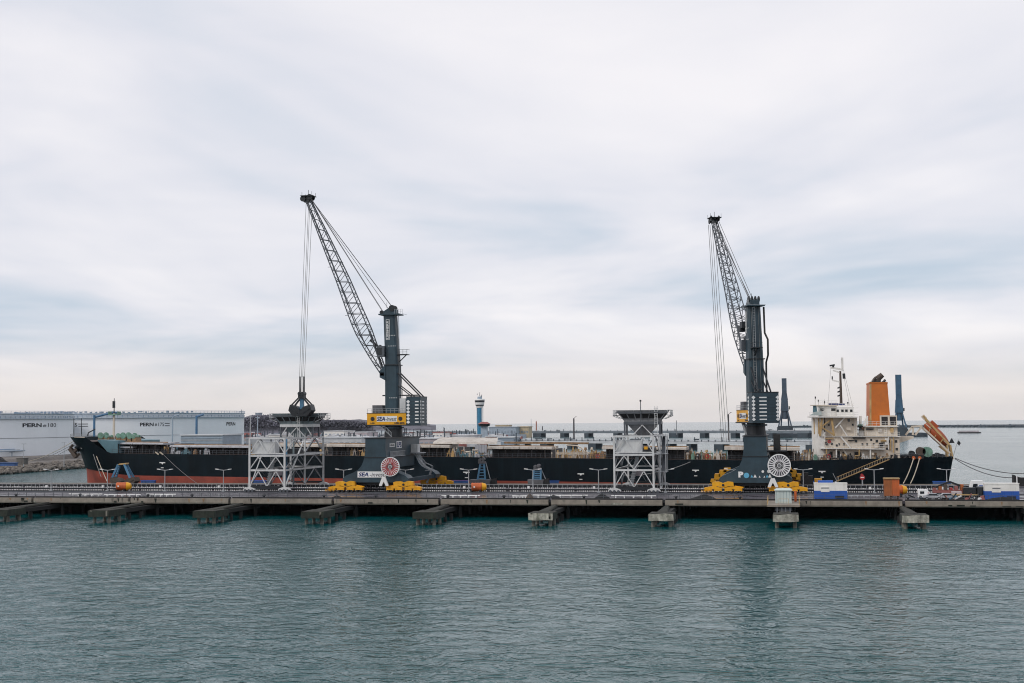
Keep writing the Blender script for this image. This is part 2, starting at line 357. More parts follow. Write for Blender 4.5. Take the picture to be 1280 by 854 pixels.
for px, top, lab in ((29.5, 555, 'thin lamp mast on the bank beside the brown hut'), (80, 553, 'thin lamp mast on the bank near the ship bow')):
    b = gz(px, 577, 5.3); q = at(px, top, b.y)
    mb = MB(); mb.cyl((b.x, b.y, 3.2), (b.x, b.y, q.z), 0.16, 0.1, 6).bar((b.x-1.1, b.y, q.z), (b.x+1.1, b.y, q.z), 0.25, 0.15)
    tag(mb.build('lamp_mast', 'steel', loc=(b.x, b.y, 3.2)), lab, 'lamp mast', 'lamp masts on the left bank')

# pipe rack along the embankment
t = thing('pipe_rack', 'blue grey pipe rack on the embankment below the white tanks', 'pipe rack', along(0, 40)+V((0,0,3.2)))
for k in range(3):
    mb = MB(); mb.cyl(along(-0.9, 40+k*1.2)+V((0,0,8.0+0.3*k)), along(1.4, 40+k*1.2)+V((0,0,8.0+0.3*k)), 0.35, 0.35, 8); mb.build('pipe', ('tankg', 'steel', 'pblue')[k], t)
for k in range(16):
    q = along(-0.9+k*0.15, 41); mb = MB(); mb.bar((q.x, q.y, 3), (q.x, q.y, 8.2), 0.35).bar((q.x-0.5, q.y-1.5, 7.5), (q.x+0.5, q.y+1.5, 7.5), 0.3); mb.build('trestle', 'tankg', t)

# ---- oil tanks
def tank(cx, cy, Rr, z0, z1, label, texts):
    t = thing('oil_tank', label, 'storage tank', (cx, cy, z0), 'white oil tanks on the left shore')
    mb = MB(); mb.cyl((cx,cy,z0), (cx,cy,z1), Rr, Rr, 120, False); mb.build('shell', 'tank', t, True)
    mb = MB(); mb.cyl((cx,cy,z1-1.2), (cx,cy,z1-0.9), Rr-0.3, Rr-0.3, 120); mb.build('roof', 'roofw', t)
    for zz_, wd, hh in ((z1-2.7, 0.9, 0.35), (z1-0.35, 0.6, 0.4), ((z0+z1)/2-0.6, 0.14, 0.16)):
        mb = MB(); mb.ring((cx,cy,zz_), (1,0,0), (0,1,0), Rr+0.02, Rr+wd, (0,0,hh), 120); mb.build('wind_girder', 'tankg' if hh > 0.2 else 'grey', t)
    mb = MB()
    for zb in (z1-2.3, z1+0.05):
        n = 150
        for k in range(n):
            a = 2*math.pi*k/n; x, y = cx+math.cos(a)*(Rr+0.5), cy+math.sin(a)*(Rr+0.5)
            if y > cy+Rr*0.3: continue
            mb.bar((x,y,zb), (x,y,zb+1.1), 0.12)
        for zr in (0.55, 1.1): mb.ring((cx,cy,zb+zr), (1,0,0), (0,1,0), Rr+0.42, Rr+0.54, (0,0,0.1), 120)
    mb.build('railing', 'pblue', t)
    mb = MB()
    for k in range(46):
        a = R(-150)+k*R(2.6); mb.obox((cx+math.cos(a)*(Rr-0.4), cy+math.sin(a)*(Rr-0.4), z1+0.3+0.4*(k % 5 == 0)), (1,0,0), (0,1,0), 0.5+0.6*(k % 7 == 0), 0.4, 0.35+0.25*(k % 4 == 0))
    mb.build('rim_fittings', 'tankg', t, kind='stuff')
    for s, a0, wid, hgt, zt, m, bold in texts:
        vs, fs = text_geo(s, bold, 0)
        mb = MB(); mb.add([(cx+math.cos(R(a0)+u*wid/Rr)*(Rr+0.06), cy+math.sin(R(a0)+u*wid/Rr)*(Rr+0.06), zt+v*hgt) for u, v in vs], fs)
        mb.build('lettering', m, t)
    return t
# tank angles are measured so that the letters face the quay
def tank_ang(cx, cy, Rr, px):           # angle on the shell seen at photo column px
    best = None
    for k in range(0, 3600):
        a = R(-180+k*0.05); x, y = cx+math.cos(a)*Rr, cy+math.sin(a)*Rr
        if V((x-cx, y-cy)).dot(V((x, y))) > 0: continue
        v = ROT.transposed() @ (V((x, y, 20))-CAM); e_ = abs(640+F*v.x/-v.z-px)
        if best is None or e_ < best[0]: best = (e_, math.degrees(a), )
    return best[1]
def tank_texts(cx, cy, Rr, z1, lay):
    out = []
    for s, p0, p1, dz, h, m, b in lay:
        a0, a1 = tank_ang(cx, cy, Rr, p0), tank_ang(cx, cy, Rr, p1)
        out.append((s, a0, R(a1-a0)*Rr, h, z1-dz, m, b))
    return out
T2 = (atx(165, 730), 730.0, 64.5); T1 = (atx(-66, 612), 612.0, 61.0)
tank(*T2, 3.2, 26.3, 'white oil storage tank marked PERN 175 behind the bow', tank_texts(*T2, 26.3, [
    ('PERN', 175, 192, 7.2, 1.95, 'ink', 0.03), ('#', 193.5, 196.5, 7.1, 1.4, 'grey', 0.03), ('175', 198, 205, 7.2, 1.9, 'ink', 0.0), ('=', 206, 212, 7.2, 1.7, 'grey', 0.0),
    ('5', 93.5, 96.5, 7.2, 1.95, 'ink', 0.0), ('=', 98, 110, 7.2, 1.7, 'grey', 0.0),
    ('PERN', 283, 294, 7.2, 1.95, 'ink', 0.03), ('175', 296.5, 300, 7.2, 1.9, 'ink', 0.0), ('-', 300.8, 304, 7.8, 0.3, 'grey', 0.0)]))
tank(*T1, 3.2, 25.8, 'white oil storage tank marked PERN 180 at the left edge', tank_texts(*T1, 25.8, [
    ('PERN', 28, 52, 6.6, 1.9, 'ink', 0.035), ('#', 53.5, 58, 6.6, 1.2, 'grey', 0.04), ('180', 60, 70, 6.6, 1.9, 'ink', 0.0), ('=', 71.5, 82, 6.6, 1.6, 'grey', 0.0)]))
# standpipes in front of the tanks
for px, top, wd, m, lab in ((117.5, 519, 0.55, 'pblue', 'bright blue bent standpipe in front of the tank by the bow'), (215.5, 521, 0.3, 'tankg', 'slim grey standpipe in front of the PERN 175 tank'), (245.5, 521, 0.55, 'pblue', 'thick blue standpipe in front of the PERN 175 tank')):
    b = at(px, 560, 585); q = at(px, top, 585)
    mb = MB(); mb.cyl((b.x, 585, 3.2), (b.x, 585, q.z), wd, wd, 10)
    if px < 150: mb.cyl((b.x, 585, q.z-1), (b.x+6, 592, q.z+1.2), 0.5, 0.5, 8).cyl((b.x+6, 592, q.z+1.2), (b.x+9, 594, q.z+1.2), 0.5, 0.5, 8)
    else: mb.cyl((b.x, 585, q.z), (b.x, 592, q.z+1), wd, wd, 8)
    tag(mb.build('standpipe', m, loc=(b.x, 585, 3.2)), lab, 'pipe', 'standpipes by the tanks')
# ribbed metal hall behind the foredeck
x0, x1 = atx(226, 520), atx(278, 520); zt = at(250, 543, 520).z
t = thing('metal_hall', 'blue grey ribbed metal hall between ship foredeck and white tank', 'building', ((x0+x1)/2, 525, 3.2))
mb = MB(); mb.box(x0, x1, 520, 540, -1, zt-0.5); mb.build('wall', 'clad', t)
for k in range(6):
    mb = MB(); z = zt-0.6-k*0.9; mb.box(x0-0.05, x1+0.05, 519.85, 519.99, z-0.22, z+0.22); mb.build('cladding_rib', 'tankg' if k % 2 else 'steel', t)
mb = MB(); mb.box(x0-0.4, x1+0.4, 519.6, 540.4, zt-0.5, zt-0.1); mb.build('roof', 'roofw', t)
land('hall_ground', [(x0-10, 512), (-150, 512), (-150, 560), (x0-10, 560)], 1.5)

# ---- far land, hills, woods
def ridge(name, pxs, tops, Y, depth, m='wood', kind='structure', base=0):
    P = []; f = []; n = 90; rows = 7
    for j in range(rows):
        for i in range(n+1):
            u = i/n; px = pxs[0]+(pxs[1]-pxs[0])*u
            k = u*(len(tops)-1); a = int(min(k, len(tops)-2)); ty = tops[a]+(tops[a+1]-tops[a])*smooth(k-a)
            zt = at(px, ty, Y).z; s = math.sin(math.pi*j/(rows-1)); X = at(px, 527, Y).x
            yy = Y-depth*0.5+depth*j/(rows-1)
            h = zt*s**0.6*(1+0.10*mnoise.noise(V((u*23, j*1.3, Y*0.01))))
            P.append((X*yy/Y, yy, base-1+max(0, h+1)*(1 if 0 < j < rows-1 else 0.1)))
    for j in range(rows-1):
        for i in range(n):
            a = j*(n+1)+i; f.append((a, a+1, a+n+2, a+n+1))
    mb = MB(); mb.add(P, f); return mb.build(name, m, smooth=True, kind=kind)
ridge('wooded_hill', (285, 470), [529, 521, 520.5, 523.5, 526, 527, 527.5, 530], 2100, 500)
ridge('low_hill', (395, 545), [528, 525, 524.5, 525.5, 526.5, 528.5, 531], 3600, 500)
mb = MB()
for i in range(9000):
    u = random.random(); px = 292+u*172; Y = random.uniform(1880, 2080)
    tops = [527, 520, 519.5, 522.5, 525, 526, 526.5, 529.5]; k = u*7; a = int(min(k, 6)); ty = tops[a]+(tops[a+1]-tops[a])*smooth(k-a)
    py = ty+random.random()**1.3*(533-ty)
    q = at(px, py, Y); hh = random.uniform(0.8, 2.0)
    mb.ico((q.x, Y, q.z-hh*0.3), hh, 1, 0.45, 1.15)
mb.build('hillside_wood', 'wood', kind='stuff')['label'] = 'dark bare winter wood covering the far hillside'
bpy.data.objects['hillside_wood']['category'] = 'wood'

# far port land
FL = [( atx(300, 780), 780), (atx(560, 860), 860), (atx(640, 1120), 1120), (atx(652, 1500), 1500), (atx(300, 1900), 1900), (-1500, 1900), (-1500, 1000), (-400, 900)]
land('port_ground', FL, 3.0)
rb = random.Random(3)
def far_box(name, px0, px1, ytop, Y, dep, wallm, roofm, label, z0=3.0, cat='building', ribs=0, group=None, roof_h=0.8):
    a, b = atx(px0, Y), atx(px1, Y); zt = at((px0+px1)/2, ytop, Y).z
    t = thing(name, label, cat, ((a+b)/2, Y, z0), group)
    mb = MB(); mb.box(a, b, Y, Y+dep, z0-0.5, zt-roof_h); mb.build('wall', wallm, t)
    mb = MB(); mb.box(a-0.5, b+0.5, Y-0.5, Y+dep+0.5, zt-roof_h, zt); mb.build('roof', roofm, t)
    for k in range(ribs):
        x = a+(b-a)*(k+0.5)/ribs; wz = (b-a)/ribs*0.32
        mb = MB(); mb.box(x-wz, x+wz, Y-0.06, Y, z0+(zt-z0)*0.42, z0+(zt-z0)*0.58); mb.build('window', 'clad', t)
    return t
far_box('warehouse', 308, 332, 547, 800, 30, 'roofw', 'roofw', 'long pale warehouse right of the PERN 175 tank', ribs=4)
far_box('warehouse', 336, 352, 543, 900, 30, 'white', 'roofw', 'small white warehouse left of the dark blue-grey hopper', ribs=3)
far_box('warehouse', 402, 452, 546.5, 830, 30, 'roofw', 'roofw', 'long pale shed between hopper and the left crane', ribs=7)
far_box('office_block', 405, 430, 538.5, 1500, 40, 'white', 'roofw', 'white low block at the foot of the far hill', ribs=5)
far_box('office_block', 434, 459, 540, 1400, 40, 'pink', 'roofw', 'pinkish low block left of the yellow crane house', ribs=5)
far_box('warehouse', 524, 560, 547.5, 870, 30, 'pink', 'roofw', 'pale flat warehouse right of the left crane', ribs=6)
far_box('warehouse', 541, 553, 540, 1300, 30, 'white', 'brick', 'white shed with red roof in the port behind', ribs=3)
far_box('warehouse', 562, 592, 543.5, 1050, 30, 'roofw', 'roofw', 'pale shed left of the control tower foot', ribs=5)
far_box('customs_house', 607, 620, 545, 980, 20, 'brick', 'roofw', 'low red brick house at the foot of the control tower', ribs=3)
far_box('long_building', 611, 645, 533.5, 1400, 25, 'tankg', 'tankg', 'long blue grey building right of the control tower', ribs=9)
far_box('rooftop_hall', 619.5, 636.5, 531.2, 1430, 15, 'beige', 'beige', 'beige hall rising above the long blue grey building', ribs=4)
far_box('beige_house', 647.5, 661, 533, 1420, 20, 'beige', 'beige', 'beige house at the right end of the far port', ribs=4)
far_box('silo_shed', 622, 642, 546, 980, 25, 'clad', 'roofw', 'grey shed with rounded pale roof beside the lower jetty', ribs=3)
for i, (px, yt, m) in enumerate(((466, 525, 'pole'), (386, 529, 'pole'), (322, 520, 'tankg'), (302, 512, 'steel'), (313, 519, 'steel'))):
    Y = 1500 if i else 1700; q = at(px, yt, Y)
    mb = MB(); mb.cyl((q.x, Y, 3), (q.x, Y, q.z), 0.7 if i < 2 else 0.9, 0.4, 6).bar((q.x-2.5, Y, q.z-2), (q.x+2.5, Y, q.z-2), 0.8)
    tag(mb.build('far_mast', m, loc=(q.x, Y, 3)), ('thin dark mast in front of the far hill left of yellow house', 'slim mast behind the left hopper', 'mast on the wooded hill', 'tall pale mast just right of the white tank', 'second pale mast right of the white tank')[i], 'mast', 'far masts')
# far port clutter, too small to count
for nm, m_, n_, lab in (('container_yard', 'brick', 60, 'far jumble of red brown containers in the port behind'), ('yard_sheds', 'clad', 120, 'far jumble of blue grey sheds and wagons in the port behind'), ('pale_yard_roofs', 'roofw', 110, 'far jumble of pale roofs in the port behind'), ('yard_gear', 'jetd', 170, 'far jumble of dark poles and machines in the port behind')):
    mb = MB()
    for k in range(n_):
        px = rb.uniform(306, 655); Y = rb.uniform(900, 1850); x = atx(px, Y); w_ = rb.uniform(2, 11); h_ = rb.uniform(1.5, 4.2)
        if m_ == 'jetd': mb.box(x-.35, x+.35, Y, Y+.7, 2.9, 3+rb.uniform(3, 11)); w_ *= .4; h_ *= .7
        mb.box(x-w_, x+w_, Y, Y+5, 2.9, 3+h_)
        if m_ == 'roofw': mb.prism([(x-w_, Y-.3, 3+h_), (x+w_, Y-.3, 3+h_), (x, Y-.3, 4.2+h_)], (0, 6, 0))
    o_ = mb.build(nm, m_, kind='stuff'); o_['label'] = lab; o_['category'] = 'port clutter'
# tower block on the wooded hill
far_box('hill_tower', 319, 323.5, 516, 2150, 15, 'clad', 'clad', 'square grey block on top of the wooded hill', z0=20)

# ---- port control tower
Y = 1350.0; X = atx(600, Y); zf = lambda y: at(600, y, Y).z; pxm = Y/F*1.02
t = thing('control_tower', 'blue and white port control tower with banded round head', 'tower', (X, Y, 3))
mb = MB(); mb.cyl((X,Y,3), (X,Y,zf(505)), 3.7*pxm, 3.4*pxm, 12); mb.build('shaft', 'towerb', t)
for s in (-1, 1):
    mb = MB(); mb.box(X+s*3.45*pxm-0.5*pxm, X+s*3.45*pxm+0.5*pxm, Y-2.4*pxm, Y+2.4*pxm, 3, zf(506)); mb.build('white_fin', 'wsign', t)
for y0, y1, r0, r1, m in ((510, 507.5, 3.8, 5.0, 'wsign'), (507.5, 506, 5.0, 5.4, 'glass'), (506, 503, 5.5, 6.1, 'wsign'), (503, 500.5, 6.2, 6.3, 'glass'), (500.5, 499, 6.5, 6.2, 'wsign'), (499, 496, 3.0, 2.8, 'tankg'), (496, 494.8, 2.3, 2.2, 'wsign')):
    mb = MB(); mb.cyl((X,Y,zf(y0)), (X,Y,zf(y1)), r0*pxm, r1*pxm, 20); mb.build('glazing' if m == 'glass' else 'head_band', m, t)
mb = MB(); mb.cyl((X,Y,zf(495)), (X,Y,zf(490.5)), 0.35, 0.2, 5).bar((X-2.6,Y,zf(494)), (X-2.6,Y,zf(492)), 0.5).bar((X+2.2,Y,zf(496)), (X+2.2,Y,zf(493.5)), 0.6); mb.build('antenna', 'grey', t)
Y = 1100.0; X = atx(605.5, Y); zf = lambda y: at(605, y, Y).z; pxm = Y/F
t = thing('signal_tower', 'squat grey signal tower with dark red cap before control tower', 'tower', (X, Y, 3))
mb = MB(); mb.box(X-4*pxm, X+4*pxm, Y-3*pxm, Y+3*pxm, 2, zf(533)); mb.build('shaft', 'tankg', t)
mb = MB(); mb.cyl((X,Y,zf(533)), (X,Y,zf(530)), 7*pxm, 8*pxm, 10); mb.build('gallery', 'glass', t)
mb = MB(); mb.cyl((X,Y,zf(530)), (X,Y,zf(527.5)), 8.3*pxm, 4*pxm, 10); mb.build('cap', 'brick', t)

# ---- jetties on trestles, poles, breakwater
def jetty(name, px0, px1, Yl, Yr, z, th, wid, step, label, m, md, pipe=True, houses=0):
    a = V((atx(px0, Yl), Yl, z)); b = V((atx(px1, Yr), Yr, z)); d = (b-a); Lg = d.length; d.normalize(); nv = V((-d.y, d.x, 0))
    t = thing(name, label, 'jetty', (a+b)/2-V((0,0,z)))
    mb = MB(); mb.prism([a, b, b+nv*wid, a+nv*wid], (0,0,th)); mb.build('deck', m, t)
    n = int(Lg/step)
    for k in range(n+1):
        c = a+d*(k*step+step*0.3*rb.random()); big = rb.random() < 0.4; ww = step*(0.16 if big else 0.08)
        mb = MB(); mb.prism([c-d*ww+V((0,0,-z-2)), c+d*ww+V((0,0,-z-2)), c+d*ww+nv*wid-V((0,0,z+2)), c-d*ww+nv*wid-V((0,0,z+2))], (0,0,z+1.99)); mb.build('pier', md, t)
    if pipe:
        for k in range(3):
            mb = MB(); o = nv*(1+k*wid*0.3)+V((0,0,th+0.6)); mb.cyl(a+o, b+o, 0.5, 0.5, 6); mb.build('pipe', ('steel', 'tankg', 'roofw')[k], t)
    mb = MB()
    for k in range(int(Lg/(step*0.25))):
        c = a+d*(k*step*0.25)+nv*0.2+V((0,0,th)); mb.bar(c, c+V((0,0,1.4+1.6*(rb.random() < 0.25))), 0.5)
        if rb.random() < 0.2: mb.obox(c+nv*2+V((0,0,0.9)), d, nv, rb.uniform(1, 3), 1, 0.9)
    mb.build('deck_fittings', md, t, kind='stuff')
    return t
jetty('far_jetty', 520, 1012, 1800, 1500, 5.0, 2.4, 10, 42, 'long concrete jetty on piers, upper of the two behind ship', 'jet', 'jetd')
jetty('near_jetty', 624, 1012, 1010, 870, 4.0, 1.6, 8, 22, 'lower pale jetty with pipes just behind the hatches', 'roofw', 'jetd')
mb = MB()
for k in range(70):
    px = 1000+k*4.6; q = gz(px, 534.4, 0)
    mb.ico((q.x, q.y+rb.uniform(-6, 6), 1.0), rb.uniform(5, 7.5), 1, 0.3, 0.75)
a, b = gz(990, 534.6, 0), gz(1320, 532.8, 0)
mb.prism([a, b, b+V((0,12,0)), a+V((0,12,0))], (0,0,4.5))
tag(mb.build('breakwater', 'jetd', loc=(a+b)/2), 'long dark stone breakwater on the sea at right', 'breakwater')
a, b = gz(930, 541, 0), gz(1010, 540.6, 0)
for i, (px, yb, yt, r, m, lab) in enumerate(((717.5, 550, 523, 0.9, 'pole', 'dark brown mooring pole with lamp, left of the right hopper'), (911, 552, 518, 0.75, 'pole', 'dark brown mooring pole with lamp, left of the right crane'), (670.5, 546, 527, 0.9, 'opole', 'orange navigation pole right of the beige house'), (664, 541, 524, 0.5, 'tankg', 'thin grey mast beside the beige house'), (678, 538, 533, 1.2, 'pole', 'short dark beacon on the far jetty'))):
    q = gz(px, yb, 0); u = at(px, yt, q.y)
    mb = MB(); mb.cyl((q.x, q.y, -1), (q.x, q.y, u.z), r, r*0.85, 8)
    if i < 2: mb.bar((q.x, q.y, u.z), (q.x+2.2, q.y, u.z+1.6), 0.35).obox((q.x+2.4, q.y, u.z+1.7), (1,0,0), (0,1,0), 0.7, 0.3, 0.18)
    else: mb.cyl((q.x, q.y, u.z), (q.x, q.y, u.z+0.8), r*0.5, r*0.2, 6)
    tag(mb.build('mooring_pole' if i < 2 else 'beacon_pole', m, loc=(q.x, q.y, 0)), lab, 'pole', 'poles standing in the water')
q = gz(1212, 541.8, 0)
t = thing('barge', 'small low barge lying off the breakwater at right', 'barge', q)
mb = MB(); mb.prism([(q.x-14, q.y, 0.2), (q.x+14, q.y, 0.2), (q.x+15, q.y, 1.6), (q.x-15, q.y, 1.6)], (0, 8, 0)); mb.build('hull', 'black', t)
mb = MB(); mb.box(q.x-13, q.x+12, q.y+0.5, q.y+7, 1.6, 3.6); mb.build('cargo', 'pink', t)
# far harbour cranes
def far_crane(px, ytop, ybase, Y, m, label, wpx):
    zf = lambda y: at(px, y, Y).z; X = atx(px, Y, 520); s = Y/F*1.05
    t = thing('harbour_crane', label, 'crane', (X, Y, 2), 'far blue harbour cranes')
    mb = MB(); mb.box(X-wpx*s*0.5, X+wpx*s*0.5, Y-2.2*s, Y+2.2*s, zf(ybase-34), zf(ytop)); mb.build('tower', m, t)
    mb = MB(); mb.prism([(X-4.6*s, Y-4*s, zf(ybase-22)), (X+4.6*s, Y-4*s, zf(ybase-22)), (X+3.6*s, Y-4*s, zf(ybase-38)), (X-3.6*s, Y-4*s, zf(ybase-38))], (0, 8*s, 0)); mb.build('machine_house', m, t)
    mb = MB(); mb.box(X+4.6*s, X+6*s, Y-2*s, Y, zf(ybase-24), zf(ybase-28)); mb.build('cab', 'glass', t)
    for sg in (-1, 1):
        mb = MB(); mb.bar((X+sg*3*s, Y-2*s, zf(ybase-23)), (X+sg*7.5*s, Y-5*s, zf(ybase-2)), 1.6*s)
        mb.build('leg', m, t)
        mb = MB(); mb.bar((X+sg*3*s, Y+2*s, zf(ybase-23)), (X+sg*4.5*s, Y+5*s, zf(ybase-2)), 1.6*s); mb.build('leg', m, t)
        mb = MB(); mb.bar((X+sg*3.6*s, Y-2.4*s, zf(ybase-36)), (X+sg*2.2*s, Y-2.4*s, zf(ybase-46)), 0.8*s); mb.build('strut', m, t)
    mb = MB(); mb.cyl((X,Y,zf(ybase-12)), (X,Y,zf(ybase-23)), 3*s, 3*s, 10); mb.build('slewing_column', m, t)
    mb = MB(); mb.box(X-8*s, X+8*s, Y-6*s, Y+6*s, zf(ybase-2), zf(ybase-3.6)).box(X-9*s, X+9*s, Y-7*s, Y+7*s, -1, zf(ybase-2)); mb.build('undercarriage', 'jetd', t)
far_crane(981, 473, 536, 1560, 'farblue2', 'dark blue harbour crane behind, just right of the right crane', 5.5)
far_crane(1124, 468.5, 538, 1500, 'farblue', 'steel blue harbour crane behind, right of the orange funnel', 6.5)
a = gz(1100, 539.5, 0)
t = thing('crane_quay', 'low dark quay under the far blue crane', 'quay', (a.x, 1540, 0))
mb = MB(); mb.box(atx(945, 1540), atx(1160, 1540), 1540, 1600, -1, 4.2); mb.build('deck', 'jetd', t)


# ------------------------------------------------------------------ pier
DZ = 3.85
def wet_deck():
    m = bpy.data.materials.new('wet_asphalt'); m.use_nodes = True; t = m.node_tree; b = t.nodes['Principled BSDF']
    g = t.nodes.new('ShaderNodeNewGeometry')
    mp = t.nodes.new('ShaderNodeMapping'); mp.inputs['Scale'].default_value = (0.10, 0.35, 1); t.links.new(g.outputs['Position'], mp.inputs[0])
    n = t.nodes.new('ShaderNodeTexNoise'); n.inputs['Scale'].default_value = 1.6; n.inputs['Detail'].default_value = 7; n.inputs['Roughness'].default_value = 0.6; t.links.new(mp.outputs[0], n.inputs['Vector'])
    r = t.nodes.new('ShaderNodeMapRange'); r.inputs[1].default_value = 0.42; r.inputs[2].default_value = 0.58; r.inputs[3].default_value = 0.12; r.inputs[4].default_value = 0.75
    t.links.new(n.outputs[0], r.inputs[0]); t.links.new(r.outputs[0], b.inputs['Roughness'])
    c = t.nodes.new('ShaderNodeValToRGB'); c.color_ramp.elements[0].position = 0.35; c.color_ramp.elements[0].color = (0.014, 0.013, 0.019, 1)
    c.color_ramp.elements[1].position = 0.7; c.color_ramp.elements[1].color = (0.085, 0.073, 0.09, 1); t.links.new(n.outputs[0], c.inputs[0]); t.links.new(c.outputs[0], b.inputs['Base Color'])
    return m
M['deck'] = wet_deck()
mb = MB(); mb.box(-290, 140, 275.4, 342, 3.3, DZ); pier = mb.build('pier_deck', 'deck', kind='structure')
bents = [-0.2+22.97*k for k in range(-9, 5)]
joints = [-0.9+23.5*k for k in range(-9, 5)]
for a, b in zip([joints[0]-23.5]+joints, joints+[joints[-1]+23.5]):
    mb = MB(); mb.prism([(a+0.3, 275.39, 2.62), (a+0.22, 274.75, 2.7), (a+0.22, 274.65, 2.95), (a+0.22, 274.65, 3.83), (a+0.22, 275.39, 3.83)], (b-a-0.6, 0, 0)); mb.build('fascia_beam', 'conc', pier)
    mb = MB(); mb.box(a+0.22, b-0.22, 275.5, 275.95, DZ, DZ+0.28); mb.build('kerb', 'black', pier)
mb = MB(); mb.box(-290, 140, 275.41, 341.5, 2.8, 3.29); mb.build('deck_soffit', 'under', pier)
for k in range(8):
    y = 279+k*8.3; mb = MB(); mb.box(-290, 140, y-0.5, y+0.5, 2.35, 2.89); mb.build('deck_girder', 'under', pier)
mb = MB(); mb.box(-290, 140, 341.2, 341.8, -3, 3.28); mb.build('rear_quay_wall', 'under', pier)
mb = MB(); mb.box(-290, 140, 341.1, 342.2, DZ+0.004, DZ+0.2); mb.build('rear_kerb', 'conc', pier)
for i, x in enumerate(bents):
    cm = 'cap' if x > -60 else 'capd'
    hw = 2.35
    mb = MB()
    dep = 5.5 if x > -60 else 7.0
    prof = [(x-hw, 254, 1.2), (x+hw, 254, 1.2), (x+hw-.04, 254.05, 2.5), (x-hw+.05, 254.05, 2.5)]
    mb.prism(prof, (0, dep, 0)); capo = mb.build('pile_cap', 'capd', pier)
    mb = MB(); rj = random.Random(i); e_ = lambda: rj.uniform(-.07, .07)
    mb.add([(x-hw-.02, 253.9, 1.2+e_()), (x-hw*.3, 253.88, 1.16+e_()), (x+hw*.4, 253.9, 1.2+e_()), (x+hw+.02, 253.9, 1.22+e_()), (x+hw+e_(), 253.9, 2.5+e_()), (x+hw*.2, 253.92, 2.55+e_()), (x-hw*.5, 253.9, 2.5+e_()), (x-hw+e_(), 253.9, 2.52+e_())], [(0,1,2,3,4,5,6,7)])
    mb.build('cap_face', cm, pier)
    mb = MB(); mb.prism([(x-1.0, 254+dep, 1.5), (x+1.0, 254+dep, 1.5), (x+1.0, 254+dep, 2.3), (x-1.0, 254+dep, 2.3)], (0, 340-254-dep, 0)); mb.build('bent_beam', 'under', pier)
    mb = MB(); mb.add([(x-1.3, 256, 2.45), (x+1.1, 256, 2.45), (x-0.1, 274.9, 2.5), (x-1.1, 274.9, 2.5), (x-1.0, 257.5, 2.7), (x+0.7, 257.5, 2.7), (x-0.3, 274.5, 2.9), (x-0.9, 274.5, 2.9)],
                      [(0,1,5,4),(4,5,6,7),(1,2,6,5),(0,4,7,3),(2,3,7,6),(0,3,2,1)]); mb.build('cap_haunch', 'capt', pier)
    mb = MB(); mb.box(x-2.25, x+2.25, 254.15, 254+dep-.1, 2.502, 2.56); mb.build('cap_top', 'capt', pier)
    for dx in (-1.75, 1.75):
        mb = MB(); mb.box(x+dx-0.18, x+dx+0.18, 253.9, 253.99, 1.4, 2.5); mb.build('cap_stain', 'pile', pier) if i % 2 else None
    for yy in (255.3, 259.5, 264, 269, 277, 286, 296, 306, 316, 326, 336):
        for dx in (-1.7, 1.7):
            mb = MB(); mb.cyl((x+dx, yy, -3), (x+dx*0.95, yy, 1.35 if yy < 270 else 2.95), 0.36, 0.36, 8, False); mb.build('pile', 'pile' if yy < 262 else 'under', pier)  # inner piles get the painted underdeck shade, front ones stay paler
rq = random.Random(21)
for k in range(60):
    x = rq.uniform(-185, 60); hh = rq.uniform(.3, 1.0); ww = rq.uniform(.06, .35)
    mb = MB(); mb.add([(x-ww, 274.635, 3.82), (x+ww, 274.635, 3.82), (x+ww*.5, 274.635, 3.82-hh), (x-ww*.3, 274.635, 3.82-hh*.9)], [(0,1,2,3)]); mb.build('rust_run', rq.choice(['pile', 'capd', 'brown']), pier)
for k in range(26):
    x = rq.uniform(-185, 60); ww = rq.uniform(.2, .9); mb = MB(); mb.box(x-ww, x+ww, 274.6, 274.66, 2.9, 2.9+rq.uniform(.1, .4)); mb.build('concrete_patch', rq.choice(['cap', 'conc', 'capd']), pier)
for y in (299.4, 300.6, 329.4, 330.6):
    mb = MB(); mb.box(-290, 140, y-0.06, y+0.06, DZ+0.004, DZ+0.14); mb.build('crane_rail', 'lattice', pier)

# front railing on the pier edge
t = thing('pier_railing', 'thin dark railing along the front edge of the pier', 'railing', (-75, 276.3, DZ))
for z in (0.6, 1.1):
    mb = MB(); mb.box(-200, 60, 276.27, 276.33, DZ+z-0.03, DZ+z+0.03); mb.build('rail', 'lattice', t)
for k in range(117):
    x = -199+k*2.22; mb = MB(); mb.box(x-0.04, x+0.04, 276.26, 276.34, DZ, DZ+1.1); mb.build('post', 'lattice', t)

# conveyor behind the front crane rail
t = thing('belt_conveyor', 'long low belt conveyor with white idler brackets along the pier', 'conveyor', (-75, 305, DZ))
XA, XB = -215, atx(1222, 305)
for z, m in ((DZ+0.12, 'craned'), (DZ+0.72, 'lattice')):
    for y in (304.0, 306.0):
        mb = MB(); mb.box(XA, XB, y-0.06, y+0.06, z-0.09, z+0.09); mb.build('stringer', m, t)
mb = MB(); mb.box(XA, XB, 304.2, 305.8, DZ+0.78, DZ+0.84); mb.build('belt', 'black', t)
mb = MB(); mb.box(XA, XB, 304.3, 305.7, DZ+0.3, DZ+0.34); mb.build('return_belt', 'black', t)
mb = MB(); x = XA; kk = 0
while x < XB:
    if rb.random() > 0.06:
        hh = rb.uniform(0.1, 0.22)
        mb.box(x-0.11, x+0.11, 303.8, 303.93, DZ+0.82, DZ+0.88+hh); mb.box(x-0.09+rb.uniform(-.05,.05), x+0.11, 303.8, 303.93, DZ+0.14, DZ+0.3+hh*0.6)
    x += 0.46+rb.uniform(-0.05, 0.06); kk += 1
mb.build('idler_brackets', 'wsign', t, kind='stuff')
